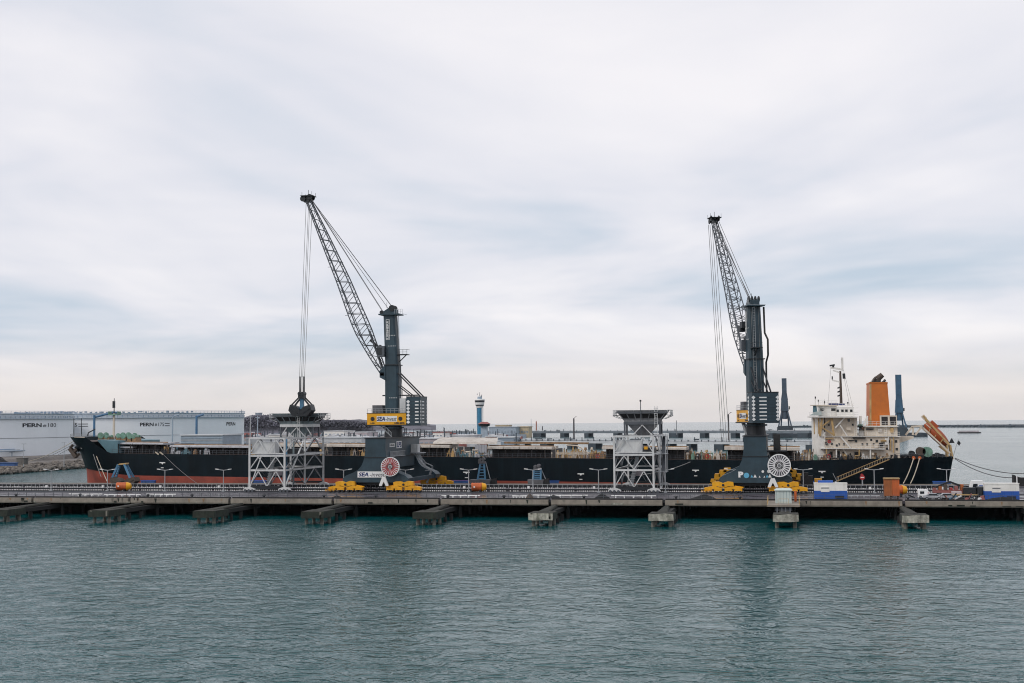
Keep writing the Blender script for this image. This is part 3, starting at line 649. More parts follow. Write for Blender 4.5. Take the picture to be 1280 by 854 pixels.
mb = MB(); mb.box(XA, XB, 303.9, 304.0, DZ+0.86, DZ+0.94); mb.build('guard_strip', 'lav', t)
mb = MB(); mb.box(XA, XB, 303.9, 304.0, DZ+0.2, DZ+0.26); mb.build('guard_strip', 'lav', t)
mb = MB(); mb.box(XA, XB, 306.6, 306.7, DZ+1.58, DZ+1.66); mb.build('handrail', 'steel', t)
for k in range(int((XB-XA)/1.15)):
    x = XA+k*1.15; mb = MB(); mb.box(x-0.04, x+0.04, 306.6, 306.7, DZ+0.5, DZ+1.58); mb.build('rail_post', 'steel', t)
mb = MB(); mb.box(XA, XB, 306.9, 307.1, DZ, DZ+1.45); mb.build('back_sheet', 'craned', t)

# lamp posts
def lamp(x, label):
    t = thing('lamp_post', label, 'lamp post', (x, 302.6, DZ), 'lamp posts along the pier')
    mb = MB(); mb.box(x-0.35, x+0.35, 302.3, 302.9, DZ, DZ+0.35).cyl((x, 302.6, DZ+0.35), (x, 302.6, DZ+5.15), 0.13, 0.09, 8); mb.build('post', 'steel', t)
    mb = MB(); mb.prism([(x-1.7, 302.5, DZ+5.35), (x-1.7, 302.5, DZ+5.25), (x, 302.5, DZ+5.02), (x+1.7, 302.5, DZ+5.25), (x+1.7, 302.5, DZ+5.35), (x, 302.5, DZ+5.16)], (0, 0.2, 0)); mb.build('cross_arm', 'steel', t)
    for s in (-1, 1):
        mb = MB(); mb.prism([(x+s*1.2, 302.35, DZ+5.2), (x+s*2.0, 302.35, DZ+5.3), (x+s*2.0, 302.35, DZ+5.46), (x+s*1.2, 302.35, DZ+5.38)], (0, 0.5, 0)); mb.build('lamp_head', 'wsign', t)
    mb = MB(); mb.box(x-1.2, x-0.75, 302.0, 302.5, DZ+0.9, DZ+1.45); mb.build('switch_box', 'wsign', t)
LN = ['leftmost lamp post standing before open water', 'lamp post in front of the ship bow', 'lamp post right of the orange drum by the bow', 'lamp post left of the left hopper', 'lamp post seen through the left hopper frame', 'lamp post between left hopper and left crane',
      'lamp post hidden beside the left cable reel', 'lamp post left of the middle orange drum', 'lamp post between the two blue-armed grabs', 'lamp post left of the right hopper', 'lamp post seen beside the right hopper', 'lamp post at the left leg of the right crane', 'lamp post at the right leg of the right crane', 'lamp post under the gangway at the ship stern', 'rightmost lamp post below the ship transom', 'lamp post beside the blue container at far right']
for i in range(15):
    x = -177.3+i*15.08
    lamp(x, 'grey T-shaped double '+LN[i])

# ------------------------------------------------------------------ ship
TR, XS = 0.0128, -80.0
def trim(p): return V((p.x, p.y, p.z-TR*(p.x-XS)))
def S(px, py, Y): q = at(px, py, Y); return V((q.x, q.y, q.z+TR*(q.x-XS)))
ship = thing('cargo_ship', 'black hulled bulk carrier with red boot top and orange funnel', 'ship', (XS, 363, 0))
def SB(): return MB(trim)
YC, HB = 363.0, 16.8
DK, RL = 10.72, 4.65
def hull_pt(u, z):
    zz_ = max(0, z)
    xs = -200.9-0.13*max(0, z-4)-0.36*max(0, z-11.5); xe = 38.6+0.2*zz_
    x = xs+(xe-xs)*u
    ub = 0.135-0.0052*zz_; pw = 2.1+0.03*zz_
    b = 1.0
    if u < ub: b = (1-(1-u/ub)**pw)**(0.85-0.018*zz_)
    us = 0.86+0.006*zz_
    if u > us:
        k = (u-us)/(1-us); b = 1-k**2*(0.42-0.022*zz_)
    return x, max(0.05, b*HB)
def top_z(x): return DK+1.35*max(0, min(1, (x-2)/38))
US = [0, .002, .005, .01, .016, .024, .034, .046, .06, .075, .09, .11, .13]+[.13+.74*k/30 for k in range(1, 31)]+[.885, .9, .92, .94, .96, .975, .99, 1.0]
def hull_strip(zs, name, m, ulim=1.0, ztop=False):
    mb = SB(); P = []; f = []; us = [u for u in US if u <= ulim]
    rows = len(zs); n = len(us)
    for side in (-1, 1):
        base = len(P)
        for j, z in enumerate(zs):
            for u in us:
                x, b = hull_pt(u, z)
                zt = z
                if z == RL: zt = z+1.3*smooth((-176-x)/24)
                if ztop and j > 0: zt = zs[0]+(z-zs[0])*((top_z(x)-zs[0])/(DK-zs[0]))
                P.append((x, YC+side*b, zt))
        for j in range(rows-1):
            for i in range(n-1):
                a = base+j*n+i; f.append((a, a+1, a+n+1, a+n))
    if ulim == 1.0:                                # transom
        o2 = rows*n
        for j in range(rows-1): f.append((j*n+n-1, o2+j*n+n-1, o2+(j+1)*n+n-1, (j+1)*n+n-1))
    for j in range(rows-1): f.append((j*n, (j+1)*n, rows*n+(j+1)*n, rows*n+j*n))
    mb.add(P, f); return mb.build(name, m, ship, True)
hullo = hull_strip([RL, 6.2, 8, 9.5, DK], 'hull', 'hull', ztop=True)
hull_strip([-4, -1, 1, 3, RL], 'boot_topping', 'boot')
# weather deck
mb = SB(); P = []
for u in US: x, b = hull_pt(u, DK); P.append((x, YC-b+0.1, top_z(x)-1.0*max(0, min(1, (x-2)/38))-0.08))
for u in reversed(US): x, b = hull_pt(u, DK); P.append((x, YC+b-0.1, top_z(x)-1.0*max(0, min(1, (x-2)/38))-0.08))
n = len(US); mb.add(P, [(i, i+1, 2*n-2-i, 2*n-1-i) for i in range(n-1)]); mb.build('weather_deck', 'deckp', ship)
# forecastle: bulwark rising at the bow with its sloping after edge
mb = SB(); P = []; f = []; fu = [0, .002, .005, .01, .016, .022, .028, .034, .04, .046, .052, .058, .064, .07]
for side in (-1, 1):
    base = len(P)
    for j in range(4):
        for u in fu:
            z = DK+(j/3)*4.3*(1 if u < .046 else max(0.03, 1-(u-.046)/.021)) ; x, b = hull_pt(u, DK+(j/3)*4.3); x2, b2 = hull_pt(u, z)
            P.append((x2, YC+side*b2, z))
    n = len(fu)
    for j in range(3):
        for i in range(n-1): a = base+j*n+i; f.append((a, a+1, a+n+1, a+n))
n = len(fu)
for j in range(3): f.append((j*n, (j+1)*n, 4*n+(j+1)*n, 4*n+j*n))
mb.add(P, f); fc = mb.build('forecastle_bulwark', 'hull', ship, True)
mb = SB(); P = []
for u in [x for x in fu if x < .05]: x, b = hull_pt(u, 13.6); P.append((x, YC-b+0.15, 13.9))
for u in reversed([x for x in fu if x < .05]): x, b = hull_pt(u, 13.6); P.append((x, YC+b-0.15, 13.9))
n = len([x for x in fu if x < .05]); mb.add(P, [(i, i+1, 2*n-2-i, 2*n-1-i) for i in range(n-1)]); mb.build('forecastle_deck', 'deckp', ship)
# after bulkhead of the forecastle, pale teal, with wing plates
q0, q1 = S(121, 548, 349), S(147, 564.5, 349)
mb = SB(); mb.prism([(q0.x, 349, q0.z-0.4), (q1.x, 349, q0.z-0.7), (q1.x, 349, DK), (q0.x+3.6, 349, DK)], (0, 26, 0)); mb.build('forecastle_house', 'teal', ship)
# bow rail, roller, name, anchor
mb = SB()
for z in (15.5, 15.95):
    pts = []
    for u in [x for x in fu if x < .047]: x, b = hull_pt(u, 15); pts.append((x, YC-b, z))
    mb.tube(pts, 0.05, 4)
for u in [x for x in fu if x < .047]: x, b = hull_pt(u, 15); mb.cyl((x, YC-b, 15), (x, YC-b, 15.95), 0.05, 0.05, 4)
mb.build('bow_railing', 'steel', ship)
for px, yt in ((92.3, 522.5), (101.8, 523)):
    a, b = S(px, 545, 352), S(px, yt, 352); mb = SB(); mb.cyl(a, b, 0.13, 0.09, 6); mb.build('jack_staff', 'craned', ship)
a, b, c = S(109.5, 545, 352), S(110.5, 541, 352), S(119, 536.5, 352)
mb = SB(); mb.tube([a, b, c], 0.16, 6); mb.build('bow_davit', 'craned', ship)
a, b = S(94, 546, 350), S(107, 549.5, 350)
x, bb = hull_pt(0.004, 14.5)
mb = SB(); mb.box(a.x, b.x, a.y-0.6, a.y-0.35, b.z, a.z); mb.build('bow_panel', 'cream', ship)
# anchor (port bow): bolster, shank, crown and two flukes
a0 = S(104, 556, 354); a1 = S(96, 562, 352.6); 
an = SB(); an.cyl(a0, a1, 1.1, 0.95, 10); bol = an.build('anchor_bolster', 'hull', ship)
an = SB(); tip = S(91.5, 566, 352)
an.cyl(a1, tip, 0.6, 0.5, 8)
an.bar(S(87.5, 560.5, 352), S(95.5, 571.5, 352), 1.2, 1.0)
an.bar(S(87.5, 560.5, 352), S(91, 556, 352.5), 0.8, 0.6).bar(S(95.5, 571.5, 352), S(99.5, 567, 352.5), 0.8, 0.6)
an.build('anchor', 'bucket', ship)
nb0 = S(102, 556.5, 352.2); put_text('SANTISA', S(101.0, 561.0, 350.2), (0.93, -0.36, 0), (-0.02, -0.1, 1), 3.1, 0.95, 'wsign', ship, 0.03, 0, xf=trim)
# mooring winches on forecastle (green drums with end discs)
for px, py, r in ((129, 544.5, 0.8), (136, 546, 0.45), (151, 544.5, 0.6), (157, 544.5, 0.8), (165, 545, 0.75), (170, 546, 0.5)):
    c = S(px, py, 356); z0 = 13.6 if px < 150 else 13.6
    t2 = SB(); t2.cyl((c.x, 354.6, c.z), (c.x, 357.6, c.z), r*0.7, r*0.7, 12); wv = t2.build('mooring_winch', 'green', ship)
    for yy in (354.4, 357.6):
        d2 = SB(); d2.cyl((c.x, yy, c.z), (c.x, yy+0.2, c.z), r*1.15, r*1.15, 14); d2.build('drum_flange', 'green', wv)
    b2 = SB(); b2.box(c.x-0.8, c.x+0.8, 354.5, 357.7, c.z-r-0.9, c.z-r*0.5); b2.build('winch_bed', 'brown', wv)
a, b = S(121, 550, 355), S(175, 549.5, 355)
mb = SB(); mb.box(q1.x-0.5, b.x, 350.5, 368, 12.1, 12.55); mb.build('winch_platform', 'hatch2', ship)
for px in (150, 158, 166, 174):
    c = S(px, 555, 351); mb = SB(); mb.box(c.x-0.15, c.x+0.15, 350.6, 350.9, DK-0.1, 12.1); mb.build('platform_leg', 'coam', ship)
# foremast
a, b = S(142.3, 548, 360), S(142.3, 517, 360); tp = S(142.6, 498, 360)
mb = SB(); mb.cyl((a.x, 360, DK), (a.x, 360, b.z), 0.45, 0.32, 8); fm = mb.build('foremast', 'cream', ship)
mb = SB(); mb.cyl((a.x, 360, b.z), (a.x, 360, tp.z), 0.16, 0.1, 6).obox((a.x-0.1, 360, b.z+2.6), (1,0,0), (0,1,0), 0.3, 0.3, 1.0); mb.build('mast_lamp', 'craned', fm)
mb = SB(); mb.box(a.x-1.4, a.x+1.6, 359, 361, b.z-0.5, b.z-0.2).box(a.x-1.4, a.x-1.3, 359, 361, b.z-0.2, b.z+0.6).box(a.x+1.5, a.x+1.6, 359, 361, b.z-0.2, b.z+0.6); mb.build('mast_platform', 'green', fm)

# hatches with side-rolling covers
HT = [(128, 204, 553.2, 556.4, 'hatch2'), (212, 311, 556.5, 559.6, 'hatch2'), (316, 398, 554.5, 559.5, 'hatch'), (408, 505, 555, 560, 'hatch'), (514, 562, 556, 560.5, 'hatch'), (609, 690, 558, 562.5, 'hatch'), (752, 858, 558.5, 563, 'hatch'), (905, 1000, 558.5, 564, 'hatch')]
for i, (p0, p1, ya, yb_, m) in enumerate(HT):
    a, b = S(p0, ya, 350.5), S(p1, yb_, 350.5); x0, x1 = a.x, b.x; zt, zb = a.z, b.z
    if zt-zb < 0.5: zb = zt-0.7
    mb = SB(); mb.box(x0+0.8, x1-0.8, 353.4, 372.6, DK-0.1, zb+0.02); co = mb.build('hatch_coaming', 'coam', ship)
    npan = 4
    for k in range(npan):
        xa = x0+(x1-x0)*k/npan+0.06; xb = x0+(x1-x0)*(k+1)/npan-0.06
        mb = SB(); mb.prism([(xa, 350.4, zb+0.15), (xa, 350.5, zt-0.1), (xa, 351.3, zt), (xa, 361, zt+0.12), (xa, 361, zb+0.05), (xa, 350.6, zb+0.05)], (xb-xa, 0, 0)); mb.build('hatch_cover', m, ship)
    mb = SB()
    for k in range(int((x1-x0)/1.7)):
        xx = x0+0.9+k*1.7; mb.prism([(xx, 353.4, DK), (xx, 352.5, DK), (xx, 353.0, zb), (xx, 353.4, zb)], (0.12, 0, 0))
    mb.build('coaming_brackets', 'coam', co, kind='stuff')
    # top clutter and rusty fringe along the cover edge
    mb = SB(); mb.box(x0, x1, 353.2, 353.5, zt, zt+0.28); mb.build('cover_rail', 'brown', ship)
    for k in range(5):
        xx = x0+(x1-x0)*(k+0.5)/5; mb = SB(); mb.box(xx-0.12, xx+0.12, 349.2, 349.45, DK, zb+0.2).box(xx-0.1, xx+0.1, 349.2, 353.3, zb-0.1, zb+0.04); mb.build('cover_ramp', 'coam', ship)  # ramps take the near-black coaming colour for the shadow below the covers
# raised midship cover and vertical panel
a, b = S(541, 549.5, 352), S(621, 555.5, 352)
mb = SB(); mb.prism([(a.x, 352, b.z), (b.x, 352, b.z), (b.x-1.5, 360, a.z), (a.x, 360, a.z)], (0, 0.6, 0.5)); mb.build('raised_cover', 'hatch', ship)
a, b = S(594.5, 556, 351), S(608, 566, 351)
mb = SB(); mb.box(a.x, b.x, 351, 351.6, b.z, a.z)
for k in range(5):
    xx = a.x+(b.x-a.x)*k/4; mb.box(xx-0.08, xx+0.08, 350.85, 351, b.z, a.z)
mb.build('cover_end_panel', 'hatch2', ship)
a, b = S(630, 552.5, 362), S(735, 555.5, 362)
mb = SB(); mb.box(a.x, b.x, 362, 364, b.z, b.z+0.5); mb.build('open_cover_edge', 'brown', ship)
# deck machinery, vents and posts between the hatches
rc = random.Random(11)
def clutter(px0, px1, n, hmin, hmax, cols, Y0=349.5, Y1=356):
    for k in range(n):
        px = rc.uniform(px0, px1); Yp = rc.uniform(Y0, Y1); x = S(px, 560, Yp).x; h = rc.uniform(hmin, hmax); kind = rc.random(); m = rc.choice(cols)
        mb = SB(); w2 = rc.uniform(0.1, 0.36); z0 = DK-0.1
        if kind < 0.3:
            mb.cyl((x, Yp, z0), (x, Yp, z0+h*0.75), w2*0.5, w2*0.5, 8).cyl((x, Yp, z0+h*0.75), (x, Yp, z0+h), w2*1.3, w2*0.9, 10); nm = 'mushroom_vent'
        elif kind < 0.55:
            mb.box(x-w2*1.6, x+w2*1.6, Yp-0.5, Yp+0.5, z0, z0+h*0.55).box(x-w2, x+w2, Yp-0.3, Yp+0.3, z0+h*0.55, z0+h*0.75); nm = 'deck_locker'
        elif kind < 0.8:
            mb.bar((x-w2*2, Yp, z0), (x, Yp, z0+h), 0.22).bar((x+w2*2, Yp, z0), (x, Yp, z0+h), 0.22).bar((x-w2*2.2, Yp, z0+h*0.55), (x+w2*2.2, Yp, z0+h*0.55), 0.18); nm = 'frame_post'
        else:
            mb.cyl((x-w2*2.4, Yp, z0+h*0.6), (x+w2*2.4, Yp, z0+h*0.6), 0.2, 0.2, 8).bar((x-w2*2, Yp, z0), (x-w2*2, Yp, z0+h*0.6), 0.2).bar((x+w2*2, Yp, z0), (x+w2*2, Yp, z0+h*0.6), 0.2); nm = 'deck_pipe'
        mb.build(nm, m, ship)
BR = ['tan', 'brown', 'tan', 'cream', 'hatch', 'brown']
clutter(204, 214, 8, 1.5, 3.2, ['tan', 'brown', 'hatch2', 'craned'])
clutter(214, 262, 18, 0.8, 2.2, ['hatch2', 'teal', 'steel', 'brown'], 347.8, 349)
clutter(309, 318, 5, 1.5, 3, BR); clutter(396, 410, 6, 1.6, 3, BR); clutter(440, 458, 14, 1.5, 3.3, BR)
clutter(560, 612, 30, 1.2, 3.8, ['tan', 'brown', 'tan', 'cream', 'teal', 'hatch'])
clutter(575, 610, 14, 0.8, 1.6, ['teal', 'hatch2', 'teal'], 347.6, 348.8)
clutter(688, 752, 36, 1.0, 3.4, BR+['cream']); clutter(742, 756, 8, 1.2, 2.8, BR)
clutter(855, 908, 50, 1.0, 3.0, BR+['green', 'craned', 'craned', 'hatch', 'brown', 'bucket']); clutter(990, 1022, 26, 1.0, 3.0, BR+['green', 'bucket', 'cream'])
clutter(1118, 1186, 34, 0.8, 2.0, ['craned', 'green', 'craned', 'brown', 'hatch2', 'black'], 350, 362)
clutter(1025, 1120, 46, 0.8, 2.6, ['tan', 'cream', 'brown', 'white', 'bucket', 'craned', 'tan'], 347.6, 349.4)
# stowed gangway rack amidships
a, b = S(696, 564.8, 348.2), S(735, 568.6, 348.2)
mb = SB(); mb.box(a.x, b.x, 348.0, 348.2, b.z, b.z+0.14).box(a.x, b.x, 348.0, 348.2, a.z-0.14, a.z)
for k in range(26):
    xx = a.x+(b.x-a.x)*k/25; mb.box(xx-0.07, xx+0.07, 348.0, 348.2, b.z, a.z)
mb.build('stowed_gangway', 'cream', ship)
a, b = S(721, 557, 349.5), S(731, 564, 349.5)
mb = SB(); mb.tube([S(708, 556.5, 349.5), S(721, 557.2, 349.5), S(727, 560, 349.5), S(731.5, 565, 349.5)], 0.2, 6); mb.build('hose_boom', 'cream', ship)
for px in (747, 884, 1036):
    c = S(px, 570.5, 347.0); mb = SB(); mb.ring(c, (1,0,0), (0,0,1), 0.32, 0.55, (0,0.15,0), 16); mb.build('life_ring', 'red', ship)
# side railing
def rail_run(px0, px1, Yp=346.6, h=1.1):
    mb = SB(); x0, x1 = S(px0, 568, Yp).x, S(px1, 568, Yp).x
    for z in (0.55, 1.1): mb.box(x0, x1, Yp-0.03, Yp+0.03, DK+z*h/1.1-0.03, DK+z*h/1.1+0.03)
    k = x0
    while k < x1: mb.box(k-0.04, k+0.04, Yp-0.03, Yp+0.03, DK-0.05, DK+h); k += 1.25
    mb.build('side_railing', 'lattice', ship)
for p0, p1 in ((140, 312), (312, 452), (512, 565), (600, 690), (735, 860), (905, 1010)): rail_run(p0, p1)
# white tug marks, draught marks
for px, py in ((203, 578.5), (869.5, 588), (1027.5, 589.5), (583, 590.5), (726, 592.5)):
    c = S(px, py, 346.1); mb = SB(); mb.box(c.x-0.85, c.x+0.85, 346.02, 346.1, c.z-0.12, c.z+0.16).prism([(c.x-0.3, 346.02, c.z-0.12), (c.x+0.3, 346.02, c.z-0.12), (c.x, 346.02, c.z-0.5)], (0, 0.08, 0)); mb.build('hull_mark', 'wsign', ship)
    mb = SB(); mb.box(c.x-0.4, c.x+0.4, 346.02, 346.1, c.z-1.5, c.z-1.3); mb.build('hull_mark', 'wsign', ship)

# ---- superstructure (built square to the ship)
YN, YF = 349.6, 376.4
def sbox(px0, py0, px1, py1, Y0=YN, Y1=YF, name='deckhouse', m='white', parent=None):
    a, b = S(px0, py0, Y0), S(px1, py1, Y0); mb = SB(); mb.box(a.x, b.x, Y0, Y1, b.z, a.z); return mb.build(name, m, parent or ship)
sbox(1024, 545.2, 1125, 576, name='lower_deckhouse', m='cream')
a, b = S(1016.5, 521.5, YN), S(1031, 576, YN)
mb = SB(); mb.prism([(a.x+1.4, YN-0.05, b.z), (b.x, YN-0.05, b.z), (b.x, YF, b.z), (a.x+1.4, YF, b.z), (a.x, YF-3, b.z), (a.x, YN+3, b.z)], (0, 0, a.z-b.z)); acc = mb.build('accommodation_front', 'white', ship, True)
me_ = acc.data; me_.polygons.foreach_set('use_smooth', [False]*len(me_.polygons))
sbox(1030.9, 521.5, 1072, 545.25, YN+1.2, YF-1.2, 'upper_deckhouse', 'cream')
sbox(1027, 545.2, 1126, 546.4, YN-0.5, YF+0.5, 'deck_edge', 'white')
sbox(1025.5, 560.2, 1106, 562, YN-1.6, YN, 'awning_deck', 'white')
sbox(1011.5, 520.6, 1073, 522.2, YN-1.3, YF+1.3, 'bridge_deck', 'white')
wh = sbox(1023, 507.5, 1046, 520.7, YN+3, YF-3, 'wheelhouse', 'white')
sbox(1046, 509.5, 1067.5, 520.7, YN+2, YF-4, 'chart_room', 'white')
sbox(1022, 506.2, 1047.5, 507.6, YN+2.4, YF-2.4, 'wheelhouse_roof', 'cream')
for p0, p1 in ((1025.5, 1030), (1039, 1044.5)): sbox(p0, 510.6, p1, 513.8, YN+2.95, YN+3.0, 'window', 'glass', wh)
# bridge wing with slanted front and windscreen
a, b = S(1012, 516.5, YN-1.3), S(1027, 521, YN-1.3)
mb = SB(); mb.prism([(a.x, YN-1.3, b.z+0.3), (b.x, YN-1.3, b.z+0.3), (b.x, YN-1.3, a.z+0.4), (a.x+1.6, YN-1.3, a.z+0.4)], (0, 4.2, 0)); mb.build('bridge_wing', 'kiosk', ship)
a, b = S(1016, 507, YN-1), S(1022, 516, YN-1)
mb = SB(); mb.prism([(a.x, YN-1, b.z), (b.x, YN-1, b.z), (b.x-0.3, YN-1, a.z), (a.x+0.1, YN-1, a.z)], (0, 3, 0)); mb.build('wing_cab', 'teal', ship)
mb = SB(); a = S(1013, 506.3, YN-1); b = S(1023, 507.2, YN-1); mb.box(a.x, b.x, YN-1.4, YN+2.2, b.z, a.z); mb.build('wing_roof', 'cream', ship)
for p0, p1 in ((1016.8, 1018.6), (1022.4, 1024.6)): sbox(p0, 523, p1, 543, YN-0.12, YN-0.06, 'pillar_recess', 'tan')
# wing support braces
def sbar(pts, wd, m, name='brace', Y=YN-0.3, parent=None):
    for (x0, y0), (x1, y1) in zip(pts, pts[1:]):
        mb = SB(); mb.bar(S(x0, y0, Y), S(x1, y1, Y), wd, wd); mb.build(name, m, parent or ship)
sbar([(1027.5, 523), (1025, 545)], 0.5, 'tan'); sbar([(1039.5, 523), (1042.5, 545)], 0.5, 'tan'); sbar([(1039, 524), (1027, 533.5)], 0.35, 'tan'); sbar([(1027.5, 534.5), (1042, 543.5)], 0.35, 'tan')
sbar([(1044, 535), (1056, 522)], 0.3, 'white'); sbar([(1050, 531.5), (1059, 545)], 0.25, 'white'); sbar([(1051, 546), (1063, 560)], 0.35, 'white'); sbar([(1054, 562), (1063, 575)], 0.35, 'white')
for p in (1033, 1045.5, 1074, 1088): sbar([(p, 561.5), (p, 576)], 0.32, 'tan' if p in (1033, 1074) else 'white', 'awning_post', YN-1.3)
# doors, portholes, openings
for px, py, s_ in ((1061, 525.5, .3), (1070, 551.5, .3), (1096, 551.5, .3), (1112, 551.8, .3), (1120, 551.8, .3), (1109, 561, .28), (1121, 561.5, .28), (1040, 555, .25), (1046, 557, .25), (1089, 550, .25)):
    Yp = YN+1.2 if py < 545 else YN
    c = S(px, py, Yp); mb = SB(); mb.box(c.x-s_, c.x+s_, Yp-0.06, Yp-0.003, c.z-s_*1.1, c.z+s_*1.1); mb.build('porthole', 'glass', ship)
for p0, p1, y0, y1 in ((1037, 1041, 564.5, 574), (1046.5, 1050, 563.5, 572), (1068, 1076, 565, 574), (1092, 1096, 566, 574), (1113, 1122, 568.5, 574), (1053, 1058, 565, 574)):
    sbox(p0, y0, p1, y1, YN-0.08, YN-0.004, 'doorway', 'coam' if p0 != 1092 else 'brown')
c = S(1036.5, 552, YN); mb = SB(); mb.ring((c.x, YN-0.25, c.z), (1,0,0), (0,0,1), 0.18, 0.42, (0,0.15,0), 14); mb.build('life_ring', 'red', ship)
sbox(1031.5, 553, 1034, 556, YN-0.5, YN-0.004, 'fire_box', 'coam')
sbox(1027, 509, 1073, 509.4, YN+1.9, YN+1.98, 'roof_rail', 'white')
for p0, p1, y0, y1, m in ((1066, 1082, 546.8, 548.4, 'coam'), (1058, 1064, 534.5, 538, 'cream'), (1092, 1098, 556, 559.8, 'cream'), (1099, 1104, 553.5, 558.5, 'craned'), (1101, 1108, 550, 552, 'tan')):
    sbox(p0, y0, p1, y1, (YN if y0 > 545 else YN+1.2)-0.7, (YN if y0 > 545 else YN+1.2)-0.004, 'wall_locker', m)
for px, y0, y1 in ((1031, 540, 553), (1110.5, 546, 562), (1113, 549, 563), (1117, 546, 566)): sbar([(px, y0), (px, y1)], 0.22, 'tan' if px > 1112 else 'white', 'vent_pipe', YN-0.35)
# provision crane and deck gear between house and funnel
for px, y0, y1, r, m in ((1075.5, 520, 545, 0.42, 'white'), (1084, 521, 531, 0.3, 'white')):
    a, b = S(px, y0, YN+4), S(px, y1, YN+4); mb = SB(); mb.cyl(b, a, r, r*0.8, 10); mb.build('crane_post', m, ship)
sbar([(1084.5, 520), (1078.5, 533)], 0.4, 'white', 'crane_jib', YN+4)
sbox(1071, 532.5, 1081, 534, YN+2, YN+6, 'gear_platform', 'craned'); sbox(1072, 537, 1080, 538, YN+2, YN+6, 'gear_platform', 'craned'); sbox(1073, 530.6, 1078, 532.5, YN+2.5, YN+4, 'winch', 'green'); sbox(1074, 538, 1080, 545, YN+3, YN+6, 'gear_house', 'white')
# funnel casing and funnel
sbox(1080.5, 533.5, 1122, 545.3, YN+2, YF-2, 'engine_casing', 'cream'); sbox(1079, 532.3, 1123, 533.7, YN+1.2, YF-1.2, 'casing_deck', 'white')
a0, a1, t0, t1 = S(1087, 532.5, YN+5), S(1113.5, 532.5, YN+5), S(1087.2, 479.5, YN+5), S(1109.5, 479.5, YN+5)
def tapered(b0, b1, t0_, t1_, Yb, Yt, zb, zt): return [(b0,Yb[0],zb),(b1,Yb[0],zb),(b1,Yb[1],zb),(b0,Yb[1],zb),(t0_,Yt[0],zt),(t1_,Yt[0],zt),(t1_,Yt[1],zt),(t0_,Yt[1],zt)]
BF = [(3,2,1,0),(4,5,6,7),(0,1,5,4),(1,2,6,5),(2,3,7,6),(3,0,4,7)]
mb = SB(); mb.add(tapered(a0.x, a1.x, t0.x, t1.x, (YN+5, YF-7), (YN+5.6, YF-7.6), a0.z, t0.z), BF); fn = mb.build('funnel', 'orange', ship)
mb = SB(); mb.add(tapered(a0.x-0.02, a0.x+0.45, t0.x-0.02, t0.x+0.45, (YN+4.97, YN+5.3), (YN+5.57, YN+5.9), a0.z, t0.z), BF); mb.build('funnel_edge', 'tan', fn)
mb = SB(); mb.box(t0.x-0.1, t1.x+0.1, YN+5.5, YF-7.5, t0.z, t0.z+0.35); mb.build('funnel_rim', 'orange', fn)
mb = SB(); mb.box(t0.x+0.2, t1.x-0.2, YN+6, YF-8, t0.z+0.35, t0.z+0.5); mb.build('funnel_top', 'coam', fn)
p0, p1, p2 = S(1096, 479, YN+9), S(1096.5, 474, YN+9), S(1103, 468.5, YN+9)
mb = SB(); mb.cyl(p0, p1, 1.0, 1.0, 10).cyl(p1, p2, 0.85, 0.7, 10); mb.build('exhaust_pipe', 'bucket', fn)
mb = SB(); mb.cyl(S(1091, 479, YN+8), S(1091.5, 475.5, YN+8), 0.4, 0.4, 8).cyl(S(1091.5, 475.5, YN+8), S(1095, 471.5, YN+8), 0.35, 0.3, 8); mb.build('exhaust_pipe', 'bucket', fn)
mb = SB(); mb.cyl(S(1104.5, 479, YN+8), S(1104.5, 476.5, YN+8), 0.35, 0.35, 8).cyl(S(1104.5, 476.5, YN+8), S(1107, 475, YN+8), 0.3, 0.3, 8); mb.build('exhaust_pipe', 'craned', fn)
lv = sbox(1100, 519.3, 1121.5, 532.4, YN+3.5, YF-8, 'louvre_house', 'cream')
for p0_, p1_ in ((1101.8, 1109.8), (1112.2, 1120)): sbox(p0_, 521, p1_, 531.3, YN+3.42, YN+3.496, 'louvre', 'coam', lv)
sbox(1081, 527.2, 1122, 527.5, YN+1.3, YN+1.38, 'casing_rail', 'white'); sbox(1081, 530, 1122, 530.2, YN+1.3, YN+1.38, 'casing_rail', 'white')
# radar mast
Ym = YN+9
mb = SB(); mb.cyl(S(1051.5, 507, Ym), S(1050.3, 464, Ym), 0.38, 0.26, 8); rm = mb.build('radar_mast', 'bucket', ship)
sbar([(1038, 459.5), (1054.5, 462.5)], 0.5, 'white', 'mast_yard', Ym, rm); sbar([(1041, 463), (1050, 466)], 0.35, 'white', 'mast_yard', Ym, rm); sbar([(1040, 475.3), (1051, 478)], 0.35, 'white', 'mast_yard', Ym, rm)
sbar([(1053, 461), (1052.7, 447)], 0.55, 'white', 'top_mast', Ym, rm); sbar([(1051.2, 449.5), (1053.5, 449.5)], 0.5, 'craned', 'mast_lamp', Ym, rm); sbar([(1051, 453), (1054, 453)], 0.4, 'white', 'mast_lamp', Ym, rm)
sbar([(1037, 457.3), (1043.5, 456.2)], 0.4, 'craned', 'radar_scanner', Ym, rm); sbar([(1041.5, 459.5), (1041.5, 457)], 0.5, 'craned', 'scanner_post', Ym, rm); sbar([(1040.3, 474.5), (1040.3, 470.5)], 0.3, 'craned', 'mast_lamp', Ym, rm)
for py in (484, 489, 494): sbar([(1046.8, py+1.5), (1051, py-.5)], 0.35, 'craned', 'mast_step', Ym, rm)
sbar([(1054.7, 467), (1055.2, 473.5)], 0.7, 'craned', 'signal_shape', Ym, rm)
for x0, x1, y1 in ((1038.5, 1035, 506), (1053, 1062, 507), (1054, 1066, 509)): 
    mb = SB(); mb.cyl(S(x0, 461, Ym), S(x1, y1, Ym), 0.03, 0.03, 4); mb.build('stay_wire', 'ropeg', rm)
sbox(1036, 504.2, 1056, 506.3, YN+5, YN+8, 'flag_locker', 'navy')
